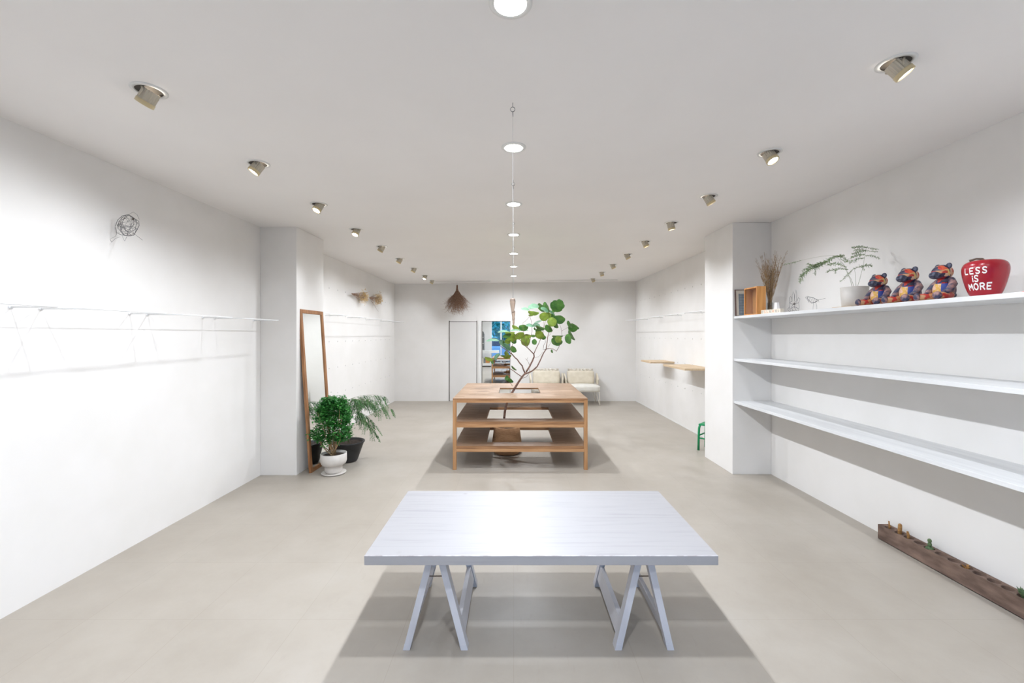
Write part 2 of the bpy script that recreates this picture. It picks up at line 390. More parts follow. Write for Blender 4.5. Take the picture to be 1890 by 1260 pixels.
# ------------------------------------------------------------------ ceiling lights
def downlight(y, lab):
    x = 0.0 if y > 2 else -.012
    z = zc(x)
    t = thing('downlight', lab, 'ceiling light', (x, y, z), 0, 'round downlights along the ceiling centre line')
    bm = B(); lathe(bm, (0,0,0), [(.083,.002),(.083,-.004),(.062,-.008),(.062,.002)], 40); obj('trim_ring', bm, 'trim_white', t)
    bm = B(); lathe(bm, (0,0,0), [(0,-.006),(.062,-.006),(.062,.001),(0,.001)], 32, smooth=False); obj('diffuser', bm, 'diffuser', t, 'glowing white diffuser')
    l = bpy.data.lights.new('downlight_lamp', 'AREA'); l.shape = 'DISK'; l.size = .10; l.spread = math.radians(168); l.energy = DOWN_W; l.color = LIGHT_COL
    lo = bpy.data.objects.new('downlight_lamp', l); C.objects.link(lo); lo.parent = t; lo.location = (0,0,-.012)
ords = ['largest, cut by the top edge of the photo', 'second nearest, beyond the first hanging line', 'third nearest', 'fourth nearest', 'third farthest', 'second farthest', 'smallest and farthest']
for k, y in enumerate((1.62, 2.87, 4.11, 5.36, 6.6, 7.85, 9.1)):
    downlight(y, 'round downlight in the ceiling centre row, ' + ords[k])
for y, s in ((.375, 'straight above the viewpoint'), (-.87, 'nearest the shop window')): downlight(y, 'round downlight in the ceiling centre row, ' + s)

def spotlight(x, y, side, tilt, yaw, lab, power=1.0):
    t = thing('gimbal_spotlight', lab, 'ceiling spotlight', (x, y, zc(x)), 0, 'gimbal spotlights along the %s side of the ceiling' % ('left' if side < 0 else 'right'))
    bm = B(); lathe(bm, (0,0,0), [(.078,.002),(.078,-.003),(.058,-.006),(.058,.002)], 36); obj('trim_ring', bm, 'trim_white', t)
    bm = B(); lathe(bm, (0,0,0), [(0,-.0025),(.058,-.0025)], 32, smooth=False); obj('recess', bm, 'dark', t, 'flat dark disc coloured as recess shade')  # no cavity behind the disc; the recess shade is put into its colour
    Mr = Matrix.Rotation(yaw, 4, 'Z') @ Matrix.Rotation(-side*tilt, 4, 'Y')
    c = Vector((-side*.012, 0, -.004))
    bm = B(); seg = 40; rings = []
    for z, r0 in ((0, .036), (-.058, .036)):
        rings.append([bm.verts.new(c + Mr @ Vector(((r0+(.003 if k % 2 else 0))*math.cos(2*PI*k/seg), (r0+(.003 if k % 2 else 0))*math.sin(2*PI*k/seg), z))) for k in range(seg)])
    for k in range(seg): bm.faces.new((rings[0][k], rings[0][(k+1)%seg], rings[1][(k+1)%seg], rings[1][k]))
    obj('lamp_head', bm, 'lamp_beige', t)
    bm = B(); lathe(bm, c, [(.036,-.056),(.041,-.058),(.041,-.078),(.034,-.080),(.033,-.072)], 32, 0, Mr); obj('front_rim', bm, 'lamp_gold', t)
    bm = B(); lathe(bm, c, [(0,-.074),(.033,-.074)], 24, 0, Mr); obj('lens', bm, 'lens', t, 'glowing lens')
    for s in (-1, 1):
        a = Vector((0, s*.045, 0)); obj('bracket', mb(tube, [a, c*.5 + Vector((0, s*.046, -.02)), c + Mr @ Vector((0, s*.042, -.045))], .005, 6), 'lamp_beige', t)
    l = bpy.data.lights.new('spot_lamp', 'SPOT'); l.energy = SPOT_W*power; l.spot_size = math.radians(112); l.spot_blend = 1.0
    l.shadow_soft_size = .022; l.color = (.93, .985, 1.065)
    lo = bpy.data.objects.new('spot_lamp', l); C.objects.link(lo); lo.parent = t
    lo.location = c + Mr @ Vector((0,0,-.09)); lo.rotation_euler = Mr.to_euler()
LW = ['nearest and largest in the photo', 'second nearest', 'third nearest, with a bright lens', 'fourth nearest, with a glaring lens', 'fifth nearest', 'fourth farthest', 'third farthest', 'second farthest, with a bright lens', 'farthest, beside the ceiling track']
for k, y in enumerate((2.166, 3.09, 4.05, 5.01, 5.98, 6.94, 7.93, 8.9, 9.7)):
    spotlight(-1.85, y, -1, math.radians((34,32,30,26,30,31,28,26,30)[k]), math.radians((-8,28,58,66,-6,5,3,50,0)[k]), 'beige spotlight in the left ceiling row, ' + LW[k])
RW = ['nearest and largest in the photo', 'second nearest, with a glaring lens', 'third nearest', 'fourth nearest', 'fifth nearest', 'fourth farthest', 'third farthest', 'second farthest', 'farthest, beside the ceiling track']
for k, y in enumerate((2.01, 3.0, 3.94, 4.87, 5.84, 6.77, 7.75, 8.7, 9.7)):
    spotlight(1.80, y, 1, math.radians((36,28,30,14,24,28,26,16,30)[k]), math.radians((-24,-62,-4,10,-5,3,0,6,4)[k]), 'beige spotlight in the right ceiling row, ' + RW[k])
for k, y in enumerate((1.2, .24, -.7)):
    w_ = ('just before the photo begins', 'beside the viewpoint', 'nearest the shop window')[k]
    spotlight(-1.85, y, -1, math.radians(34), 0, 'beige spotlight in the left ceiling row, ' + w_)
    spotlight(1.80, y, 1, math.radians(34), 0, 'beige spotlight in the right ceiling row, ' + w_)

# ------------------------------------------------------------------ hanging driftwood paddles on fishing line
def mobile(y, lab):
    x = (-.005 if y < 3 else -.002); z = zc(x)
    t = thing('hanging_paddle', lab, 'mobile', (x, y, z), 0, 'driftwood paddles hung from the ceiling centre line')
    top = 1.6+.200 - z; bot = 1.6+.118 - z
    bm = B(); ring = [Vector((.0125*math.cos(a), 0, -.036+.0125*math.sin(a))) for a in [2*PI*k/14 for k in range(15)]]
    tube(bm, [(0,0,.003),(0,0,-.024)], .0018, 6); tube(bm, ring, .0018, 6); tube(bm, [(0,0,-.047),(.001,0,-.075)], .0022, 6)
    obj('swivel_hook', bm, 'chain', t, 'steel ring hook')
    obj('line', mb(tube, [(0,0,-.07),(0,0,top+.002)], .0007, 4), 'line', t)
    bm = B(); seg = 16; prof = [(0,top),(.008,top),(.014,top-.006),(.0155,top-.018),(.0145,top-.03),(.011,top-.05),(.008,top-.068),(.006,bot+.002),(0,bot)]
    lathe(bm, (0,0,0), prof, seg, 0, Matrix.Diagonal((1,.55,1,1)))
    for f in bm.faces:
        if f.calc_center_median().z > top-.021: f.material_index = 1
    obj('paddle', bm, ['club', 'club_dark'], t)
for y, l_ in ((2.32, 'nearest, with its steel ring hook clearly visible'), (3.47, 'second, between the second and third downlights'), (4.70, 'third, between the third and fourth downlights'), (5.98, 'fourth, farthest of the row')):
    mobile(y, 'slim driftwood paddle on a clear line, ' + l_)

# ------------------------------------------------------------------ white wire rails on the walls
def rail(x_wall, side, y0, y1, z, lab, group, w_=.285):
    t = thing('wall_rail', lab, 'rail', (x_wall, (y0+y1)/2, z), 0, group)
    h = (y1-y0)/2; s = -side
    pts = [(s*.0, -h, 0), (s*(w_-.02), -h, 0), (s*(w_-.006), -h+.006, 0), (s*w_, -h+.02, 0), (s*w_, h-.02, 0), (s*(w_-.006), h-.006, 0), (s*(w_-.02), h, 0), (s*.0, h, 0)]
    obj('rod', mb(tube, pts, .0045, 8), 'white_metal', t)
    for yy in (-h, h): obj('wall_plate', mb(lathe, (0, yy, 0), [(0, .006), (.012, .006), (.012, 0)], 14, 0, Matrix.Rotation(s*PI/2, 4, 'Y')), 'white_metal', t)
g = 'white rod rails on the near left wall'
for (a, b_), l_ in zip(((1.85,2.45),(2.607,3.21),(3.366,3.965),(4.125,4.74)), ('cut by the left edge of the photo', 'second, below the wire bird', 'third from the left edge of the photo', 'nearest the left pillar')):
    rail(XL, -1, a, b_, 1.761, 'white rod rail on the near left wall, ' + l_, g)
g = 'white rod rails on the far left wall'
for (a, b_), l_ in zip(((5.85,6.55),(6.7,7.42),(7.56,8.36),(8.5,9.25),(9.4,10.15)), ('behind the leaning mirror', 'just beyond the leaning mirror', 'below the first dried yellow bunch', 'below the second dried yellow bunch', 'nearest the back corner')):
    rail(XL, -1, a, b_, 1.905, 'white rod rail on the far left wall, ' + l_, g)
g = 'white rod rails on the far right wall'
for (a, b_), l_ in zip(((5.85,6.55),(6.7,7.52),(7.66,8.46),(8.6,9.4),(9.55,10.2)), ('partly hidden by the right pillar', 'above the nearer pine shelf', 'above the farther pine shelf', 'second from the back corner', 'nearest the back corner')):
    rail(XR, 1, a, b_, 1.945, 'white rod rail on the far right wall, ' + l_, g)

# ------------------------------------------------------------------ white trestle table
TX, TZ = .1315, .55
TY0, TY1, TW = 2.03, 2.876, .8435
slab = B(); box(slab, TX-TW, TX+TW, TY0, TY1, TZ-.046, TZ)
for f in bmesh.ops.bevel(slab, geom=slab.edges[:], offset=.0022, segments=1, affect='EDGES')['faces']: f.material_index = 1
t = tag(origin_to(obj('table_top', slab, ['white_planks', 'scuffed_edge']), (TX, (TY0+TY1)/2, TZ-.046)), 'low wide white painted plank tabletop resting on two white trestles', 'tabletop')
def trestle(cx, feet, lab):
    t = thing('trestle', lab, 'trestle', (cx, 0, 0), 0, 'white trestles under the low table')
    z1 = TZ-.047
    for s, fx in zip((-1, 1), feet):
        fx -= cx; bx = fx; tx = s*.017
        def X(z): return bx + (tx-bx)*z/z1
        n = s; th = .011
        fr = B()
        for ya, yb in ((2.165, 2.215), (2.71, 2.76)):
            vs = []
            for z in (0, z1):
                for yy in (ya, yb):
                    for d in (-.017, .017): vs.append(fr.verts.new((X(z)+d, yy, z)))
            for q in ((0,1,3,2),(4,6,7,5),(0,4,5,1),(2,3,7,6),(0,2,6,4),(1,5,7,3)): fr.faces.new([vs[i] for i in q])
            leg = obj('leg', fr, 'white_paint', t); fr = B()
            # scuffed foot
            vs = []
            for z in (0.0005, .03):
                for yy in (ya-.0006, yb+.0006):
                    for d in (-.0176, .0176): vs.append(fr.verts.new((X(z)+d, yy, z)))
            for q in ((0,1,3,2),(4,6,7,5),(0,4,5,1),(2,3,7,6),(0,2,6,4),(1,5,7,3)): fr.faces.new([vs[i] for i in q])
            obj('worn_foot', fr, 'white_paint', leg); fr = B()
        def board(z0, z2, name, ya=2.215, yb=2.71):
            b_ = B(); vs = []
            for z in (z0, z2):
                for yy in (ya, yb):
                    for d in (-.012, .012): vs.append(b_.verts.new((X(z)+d, yy, z)))
            for q in ((0,1,3,2),(4,6,7,5),(0,4,5,1),(2,3,7,6),(0,2,6,4),(1,5,7,3)): b_.faces.new([vs[i] for i in q])
            obj(name, b_, 'white_paint', t)
        board(.05, .13, 'bottom_rail'); board(z1-.09, z1-.02, 'top_rail')
        fr.free()
    zr = .335; x0 = (feet[0]-cx)*(1-zr/z1); x1 = (feet[1]-cx)*(1-zr/z1)
    obj('cross_rod', mb(tube, [(x0-.008, 2.24, zr), (x1+.008, 2.24, zr)], .0028, 6), 'brown', t, 'thin dark metal cross rod')
trestle(-.397, (-.545, -.250), 'white A-shaped trestle under the left end of the low white table')
trestle(.665, (.531, .798), 'white A-shaped trestle under the right end of the low white table')

# ------------------------------------------------------------------ wooden display table with square opening
WXc, W0, W1 = .078, 5.06, 6.66
t = thing('display_table', 'square three-tier honey wood display table with a square opening around the fig tree', 'table', (WXc, (W0+W1)/2, 0))
wy = (W0+W1)/2; hx = .80; hy = .80
def holed(name, x0, x1, y0, y1, z0, z1, hx0, hx1, hy0, hy1, mats, par):
    """board with a rectangular opening; top = material 0, edges = material 1"""
    bm = B()
    for z in (z0, z1): pass
    xs = [x0, hx0, hx1, x1]; ys = [y0, hy0, hy1, y1]
    V = {(i,j,k): bm.verts.new((xs[i], ys[j], (z0, z1)[k])) for i in range(4) for j in range(4) for k in range(2)}
    for i in range(3):
        for j in range(3):
            if i == 1 and j == 1: continue
            for k in (0, 1):
                bm.faces.new((V[i,j,k], V[i+1,j,k], V[i+1,j+1,k], V[i,j+1,k]))
    def side(a, b_): f = bm.faces.new((V[(*a,0)], V[(*b_,0)], V[(*b_,1)], V[(*a,1)])); f.material_index = 1
    for i in range(3):
        side((i,0),(i+1,0)); side((i,3),(i+1,3)); side((0,i),(0,i+1)); side((3,i),(3,i+1))
    side((1,1),(2,1)); side((2,1),(2,2)); side((2,2),(1,2)); side((1,2),(1,1))
    return obj(name, bm, mats, par)
holed('tabletop', -hx, hx, -hy, hy, .827, .848, -.272, .272, -.33, .21, ['table_wood', 'edge_wood'], t)
lg = .042
for sx in (-1, 1):
    for sy in (-1, 1):
        x0 = sx*hx if sx < 0 else hx-lg; y0 = sy*hy if sy < 0 else hy-lg
        obj('leg', mb(box, x0, x0+lg, y0, y0+lg, 0, .827, .002), 'leg_wood', t)
def apron(z0, z1, name, inset=.003):
    obj(name, mb(box, -hx+lg, hx-lg, -hy+inset, -hy+.024, z0, z1), 'rail_wood', t); obj(name, mb(box, -hx+lg, hx-lg, hy-.024, hy-inset, z0, z1), 'rail_wood', t)
    obj('side_'+name, mb(box, -hx+inset, -hx+.024, -hy+lg, hy-lg, z0, z1), 'side_wood', t); obj('side_'+name, mb(box, hx-.024, hx-inset, -hy+lg, hy-lg, z0, z1), 'side_wood', t)
apron(.797, .827, 'apron')
for zt, nm in ((.573, 'shelf'), (.283, 'shelf')):
    holed(nm, -hx+.012, hx-.012, -hy+.004, hy-.004, zt-.034, zt, -.415, .415, -.61, .20, ['shelf_wood', 'edge_wood'], t)
    apron(zt-.070, zt-.0345, 'shelf_rail')

# ------------------------------------------------------------------ fig tree in its planter
def cr(cx, cy, d): return P(890+cx/7.874, 540+cy/7.874, d)
t = thing('potted_fig_tree', 'tall fig tree with round leaves leaning right out of the wooden table opening', 'tree', (-.092, 5.8, 0))
ox = Vector((-.092, 5.8, 0))
bm = B(); lathe(bm, (0,0,0), [(0,0),(.155,0),(.185,.03),(.20,.12),(.198,.17),(.185,.26),(.175,.36),(.165,.365),(.16,.33),(0,.33)], 36); obj('planter', bm, 'basket', t, 'brown burlap planter')
bm = B(); lathe(bm, (0,0,0), [(0,.335),(.163,.335)], 24); obj('soil', bm, 'soil', t)
bm = B()
def br_(pts, r0, r1, d0=5.8, d1=5.8, ab=False):
    n = len(pts); out = []
    for i, p in enumerate(pts):
        f = i/(n-1); d = d0+(d1-d0)*f
        q = (P(p[0], p[1], d) if ab else cr(p[0], p[1], d)) - ox
        out.append(q)
    # smooth by subdividing with slight wobble
    sm = []
    for a, b2 in zip(out, out[1:]):
        sm.append(a); sm.append((a+b2)/2 + Vector((R.uniform(-1,1), R.uniform(-1,1), R.uniform(-1,1)))*(b2-a).length*.03)
    sm.append(out[-1]); m_ = len(sm)
    tube(bm, sm, [r0+(r1-r0)*i/(m_-1) for i in range(m_)], 8)
tube(bm, [P(928,806,5.8)-ox, P(929,790,5.8)-ox, P(930.5,772,5.8)-ox, P(932,758,5.8)-ox, P(935.5,744,5.8)-ox, P(940,733,5.8)-ox, P(946,723,5.8)-ox, P(955,708,5.8)-ox, P(963,696,5.8)-ox, P(971,686.5,5.8)-ox],
     [.020,.018,.0165,.0165,.0165,.0165,.016,.0145,.013,.012], 10)
br_([(640,1150),(690,1070),(730,990),(755,930),(750,890)], .0115, .009)
br_([(750,890),(690,830),(610,760),(560,690),(530,675)], .0075, .003, 5.8, 5.65)
br_([(750,890),(790,800),(850,670),(890,540),(915,420),(930,330)], .0055, .002, 5.8, 5.95)
br_([(600,1190),(720,1140),(800,1070),(840,990),(880,900),(930,820)], .010, .007, 5.8, 5.9)
br_([(930,820),(940,740),(950,650),(970,560),(1000,480),(1030,400),(1040,240)], .0065, .002, 5.9, 6.0)
br_([(930,820),(980,810),(1040,820),(1080,850),(1115,790),(1125,760),(1160,640),(1155,560),(1125,455)], .0045, .0018, 5.9, 5.7)
br_([(1155,560),(1200,530),(1260,495)], .0018, .0012, 5.72, 5.75); br_([(1162,635),(1220,610),(1265,600)], .0018, .0012, 5.75, 5.7)
br_([(930,820),(885,830),(895,760),(920,720),(900,620),(880,560),(895,400)], .003, .0015, 5.9, 5.85)
br_([(620,1165),(580,1060),(510,970),(440,900),(400,870),(330,820),(270,780)], .0095, .005, 5.8, 5.6)
br_([(440,900),(415,850),(440,750),(480,650),(520,590)], .004, .002, 5.65, 5.6)
br_([(575,1220),(500,1170),(400,1100),(300,1060),(180,1030),(150,985)], .006, .003, 5.8, 5.55)
br_([(180,1030),(200,950),(240,900)], .0025, .0015, 5.56, 5.55)
br_([(695,1065),(660,990),(630,955)], .003, .0015); br_([(650,975),(662,940)], .0018, .001)
br_([(650,790),(700,680),(725,560),(720,450),(690,330),(690,250)], .003, .0016, 5.75, 5.7)
br_([(660,780),(610,640),(590,500),(590,440),(650,390),(690,340)], .0022, .0014, 5.72, 5.7)
br_([(580,1245),(640,1225),(690,1160),(680,1100)], .003, .0025, 5.8, 5.78)
br_([(945,712),(945,710),(939,704)], .003, .0018, 5.78, 5.7, True)
br_([(760,945),(820,930),(880,860)], .0018, .0012); br_([(975,625),(1020,560),(1060,490)], .0015, .001, 5.95, 6.0)
br_([(960,790),(1000,710),(1090,760)], .0016, .001, 5.9, 5.85)
obj('trunk', bm, 'bark', t)
LV = [(1105,175,78,50,25,0),(1075,205,80,42,35,0),(1135,150,50,36,50,0),(1120,385,70,50,15,0),(935,210,66,26,65,0),(865,215,62,30,45,0),(905,250,52,26,30,2),
 (745,205,66,34,-8,2),(625,242,50,20,8,2),(745,290,66,22,8,1),(715,320,36,12,-12,1),(900,345,56,52,0,1),(955,330,40,44,60,1),(1000,345,52,36,20,0),(1015,425,56,56,70,1),(1065,460,52,24,60,0),(1010,300,60,20,45,2),
 (965,520,54,34,45,0),(1315,515,56,40,25,0),(1347,490,56,22,35,0),(1272,460,50,16,60,0),(1300,615,72,12,62,0),(1255,672,60,32,80,0),(1095,632,66,18,0,0),(1085,705,68,48,20,0),
 (1105,680,40,40,60,1),(600,505,56,38,5,0),(492,508,54,24,28,1),(690,480,46,20,8,2),(785,475,46,24,0,2),(800,440,60,14,-30,2),(845,510,56,22,20,0),(820,560,40,30,30,0),(835,610,56,46,30,1),(885,645,36,28,20,0),
 (740,625,30,16,5,0),(760,715,34,30,80,0),(632,700,62,56,80,1),(645,635,52,34,0,1),(540,620,60,42,-20,1),(435,640,66,52,25,1),(460,690,44,34,70,0),(372,705,36,34,0,1),(320,575,78,14,3,2),(400,580,60,18,0,1),(480,550,60,10,-3,2),(600,552,60,8,-3,2),
 (360,620,50,26,-15,0),(150,697,76,16,-2,2),(300,740,56,34,45,2),(355,790,56,30,45,2),(340,760,60,22,60,0),(455,822,44,34,50,0),(365,925,50,24,-12,1),(360,890,40,26,60,1),(100,960,54,26,15,1),(215,930,48,22,-50,2),(150,1000,30,20,80,0),
 (300,915,28,12,0,0),(462,1095,40,14,42,0),(1015,850,22,10,75,0),(765,525,18,10,70,0),(1040,250,30,20,80,0)]
bm = B()
def leaf(bm, c, u, v, ru, rv, mi=0, cup=.16, n=10, heart=True):
    nrm = u.cross(v).normalized(); c0 = bm.verts.new(c - u*ru*.55); mid = bm.verts.new(c + u*ru*.2)
    ring = []
    for k in range(n*2):
        a = 2*PI*k/(n*2); x = math.cos(a); y = math.sin(a)
        ring.append(bm.verts.new(c + u*ru*x + v*rv*y*(1+.06*math.sin(5*a)) + nrm*(cup*min(ru, rv)*(y*y-.3*x*x))))
    for k in range(n*2):
        a, b2 = ring[k], ring[(k+1)%(n*2)]
        base = mid if abs(math.atan2(math.sin(PI*(k+.5)/n), math.cos(PI*(k+.5)/n))) < PI*.62 else c0
        f = bm.faces.new((a, b2, base)); f.material_index = mi; f.smooth = True
    # fill wedge between the two rib points
    ks = [k for k in range(n*2) if (abs(math.atan2(math.sin(PI*(k+.5)/n), math.cos(PI*(k+.5)/n))) < PI*.62) != (abs(math.atan2(math.sin(PI*(k-.5)/n), math.cos(PI*(k-.5)/n))) < PI*.62)]
    for k in ks:
        f = bm.faces.new((ring[k], c0, mid)); f.material_index = mi
for i, (x, y, rx, ry, ang, mi) in enumerate(LV):
    d = 5.8 + ((i*37) % 11 - 5)*.035
    a = math.radians(-ang); s = d/F/7.874
    u = Vector((math.cos(a), 0, math.sin(a)))
    pv = Vector((-math.sin(a), 0, math.cos(a))); c_ = min(1, ry/rx)*.97; sg = 1 if mi == 2 else -1
    v = pv*c_ + Vector((0, sg, 0))*math.sqrt(max(0, 1-c_*c_))
    leaf(bm, cr(x, y, d)-ox, u, v, rx*s*1.24, rx*s*1.24, mi)
d = 5.7; leaf(bm, P(941,701,d)-ox, Vector((.8,0,-.6)), Vector((.4,-.75,.53)), .055, .045, 0); leaf(bm, P(935,697,d)-ox, Vector((.5,0,.85)), Vector((.7,-.6,-.4)), .035, .03, 0)
obj('foliage', bm, ['fig_dark', 'fig_olive', 'fig_pale'], t)

# ------------------------------------------------------------------ leaning floor mirror
t = thing('floor_mirror', 'tall narrow brown wood framed mirror leaning against the left pillar', 'mirror', (-2.338, 5.22, 0), -.0166)
ang = math.atan2(.125, 1.9); hh = 1.905; hw = .283; fw = .045; th = .028
Ml = Matrix.Rotation(-ang, 4, 'Y')
def lb(bm, x0, x1, y0, y1, z0, z1, bev=0):
    n0 = len(bm.verts); box(bm, x0, x1, y0, y1, z0, z1, bev)
    bm.verts.ensure_lookup_table()
    for v in bm.verts[n0:]: v.co = Ml @ v.co
lf = lambda nm, *a: obj(nm, mb(lb, *a), 'mirror_wood', t)
lf('frame_stile', -th, 0, -hw, -hw+fw, .0, hh, .003); lf('frame_stile', -th, 0, hw-fw, hw, .0, hh, .003)
lf('frame_rail', -th, 0, -hw+fw, hw-fw, hh-fw, hh, .003); lf('frame_rail', -th, 0, -hw+fw, hw-fw, 0, fw, .003)
obj('glass', mb(lb, -th+.006, -.012, -hw+fw, hw-fw, fw, hh-fw), 'mirror', t)

# ------------------------------------------------------------------ plants by the mirror
t = thing('potted_aralia', 'bushy bright green plant in a footed cream ceramic pot on the floor', 'plant', (-2.083, 4.94, 0))
bm = B(); lathe(bm, (0,0,0), [(0,.0),(.12,.0),(.137,.012),(.137,.018),(.12,.014),(0,.012)], 40); obj('saucer', bm, 'ceramic', t)
bm = B(); lathe(bm, (0,0,0), [(0,.013),(.082,.013),(.095,.035),(.097,.065),(.095,.10),(.118,.105),(.135,.12),(.143,.15),(.143,.235),(.134,.237),(.132,.205),(0,.205)], 44); obj('pot', bm, 'ceramic', t, 'cream ceramic pot with a narrower foot')
bm = B(); lathe(bm, (0,0,0), [(0,.213),(.08,.211),(.1325,.207)], 24); obj('soil', bm, 'soil', t)
sb = B(); lb_ = B(); RR = random.Random(3)
def leaflet(bm, c, dr, up, L, W, mi=0):
    dr = dr.normalized(); s = dr.cross(up)
    if s.length < 1e-4: s = Vector((1,0,0))
    s.normalize(); n = s.cross(dr)
    a = bm.verts.new(c); b2 = bm.verts.new(c+dr*L*.5+s*W+n*L*.08); c2 = bm.verts.new(c+dr*L); d2 = bm.verts.new(c+dr*L*.5-s*W+n*L*.08)
    f = bm.faces.new((a, b2, c2)); f.material_index = mi; f = bm.faces.new((a, c2, d2)); f.material_index = mi
stems = []
for k in range(11):
    a = RR.uniform(0, 2*PI); rr = RR.uniform(.05, .19); zt = RR.uniform(.50, .82)
    if k == 0: a, rr, zt = PI*.95, .26, .46
    if k == 1: a, rr, zt = PI*.9, .20, .40
    tip = Vector((rr*math.cos(a), rr*math.sin(a)*.8, zt)); mid = Vector((tip.x*.6+RR.uniform(-.02,.02), tip.y*.6, .2+(zt-.2)*.45))
    st = Vector((RR.uniform(-.03,.03), RR.uniform(-.03,.03), .20)); pts = [st, (st+mid)/2+Vector((RR.uniform(-.01,.01),0,0)), mid, (mid+tip)/2+Vector((RR.uniform(-.02,.02),0,.01)), tip]
    tube(sb, pts, [.007,.006,.005,.0035,.002], 6); stems.append((mid, tip))
obj('stems', sb, 'stem_tan', t)
clusters = []
for i in range(300):
    if i < 16: c = stems[RR.randrange(2)][1] + Vector((RR.gauss(0,.03), RR.gauss(0,.03), RR.gauss(0,.025)))
    else:
        h = RR.random(); z = .36+.50*h**.8; rmax = .215*math.sin(PI*min(1, .16+.78*(z-.32)/.56))**.55 if z < .86 else .08
        a = RR.uniform(0, 2*PI); q = rmax*math.sqrt(RR.uniform(.15,1)); c = Vector((q*math.cos(a), q*math.sin(a)*.85, z))
    clusters.append(c)
for c in clusters:
    for j in range(26):
        off = Vector((RR.gauss(0,.024), RR.gauss(0,.024), RR.gauss(0,.016)))
        dr = Vector((RR.gauss(0,1), RR.gauss(0,1), RR.gauss(.0,.5)))
        leaflet(lb_, c+off, dr, Vector((RR.gauss(0,.35),RR.gauss(0,.35),1)), RR.uniform(.020,.034), RR.uniform(.009,.013))
obj('foliage', lb_, 'aralia', t)

t = thing('potted_silk_plant', 'feathery drooping plant in a black conical pot behind the cream pot', 'plant', (-2.243, 5.36, 0))
# kept to the right of the mirror foot
t.location = (-2.10, 5.42, 0)
bm = B(); lathe(bm, (0,0,0), [(0,0),(.10,0),(.115,.02),(.19,.235),(.2,.24),(.2,.255),(.188,.255),(.18,.225),(0,.225)], 36); obj('pot', bm, 'black_pot', t)
bm = B(); lathe(bm, (0,0,0), [(0,.236),(.10,.233),(.182,.228)], 24); obj('soil', bm, 'soil', t)
sb = B(); fb = B(); RR = random.Random(11)
tube(sb, [(0,0,.22),(.01,0,.42),(.02,-.01,.62),(.03,0,.76)], [.010,.009,.007,.005], 7)
def frond(start, dr, L, drop, n=10, pin=.14):
    """bipinnate leaf: rachis with pairs of drooping pinnae, each lined with leaflets"""
    dr = dr.normalized(); pts = []
    for i in range(n+1):
        f = i/n; pts.append(start + dr*L*f + Vector((0,0,.35*L*f - drop*f*f)))
    tube(sb, pts, [.0022*(1-.6*i/n) for i in range(n+1)], 4)
    side = dr.cross(Vector((0,0,1))).normalized()
    for i in range(2, n+1):
        for s in (-1, 1):
            if RR.random() < .22: continue
            tl = pin*(1-.35*abs(i/n-.6))*RR.uniform(.55,1.15); d2 = (side*s*RR.uniform(.2,.9) + dr*RR.uniform(.1,.9) + Vector((0,0,-RR.uniform(.25,1.1)-.5*(i/n)))).normalized()
            p0 = pts[i]; pp = [p0 + d2*tl*q + Vector((0,0,-.04*q*q)) for q in (0,.33,.66,1)]
            tube(sb, pp, .0009, 3)
            for q in range(12):
                f = (q+1)/13; c = p0 + d2*tl*f + Vector((0,0,-.04*f*f)); s2 = d2.cross(Vector((RR.gauss(0,.2),RR.gauss(0,.2),1))).normalized()
                for s3 in (-1, 1): leaflet(fb, c, s2*s3+d2*.8, Vector((0,0,1)), .030, .0062)
base = Vector((.03,0,.76))
for k, (ax, ay, L, dp, z0) in enumerate(((1,-.3,.42,.22,.0),(1,.1,.50,.28,.0),(.8,-.8,.40,.3,-.06),(.95,.5,.42,.24,-.04),(.5,.8,.34,.2,0),(-.6,.3,.30,.16,0),(-.85,-.2,.30,.2,-.04),(.2,-1,.34,.26,-.02),(.9,-.1,.34,.34,-.2),(.7,.6,.32,.3,-.16),(.45,-.6,.34,.1,.02),(.75,.2,.40,.12,.03))):
    frond(base+Vector((0,0,z0)), Vector((ax, ay, 0)), L, dp)
obj('stems', sb, 'stem_green', t); obj('foliage', fb, 'feather_leaf', t)

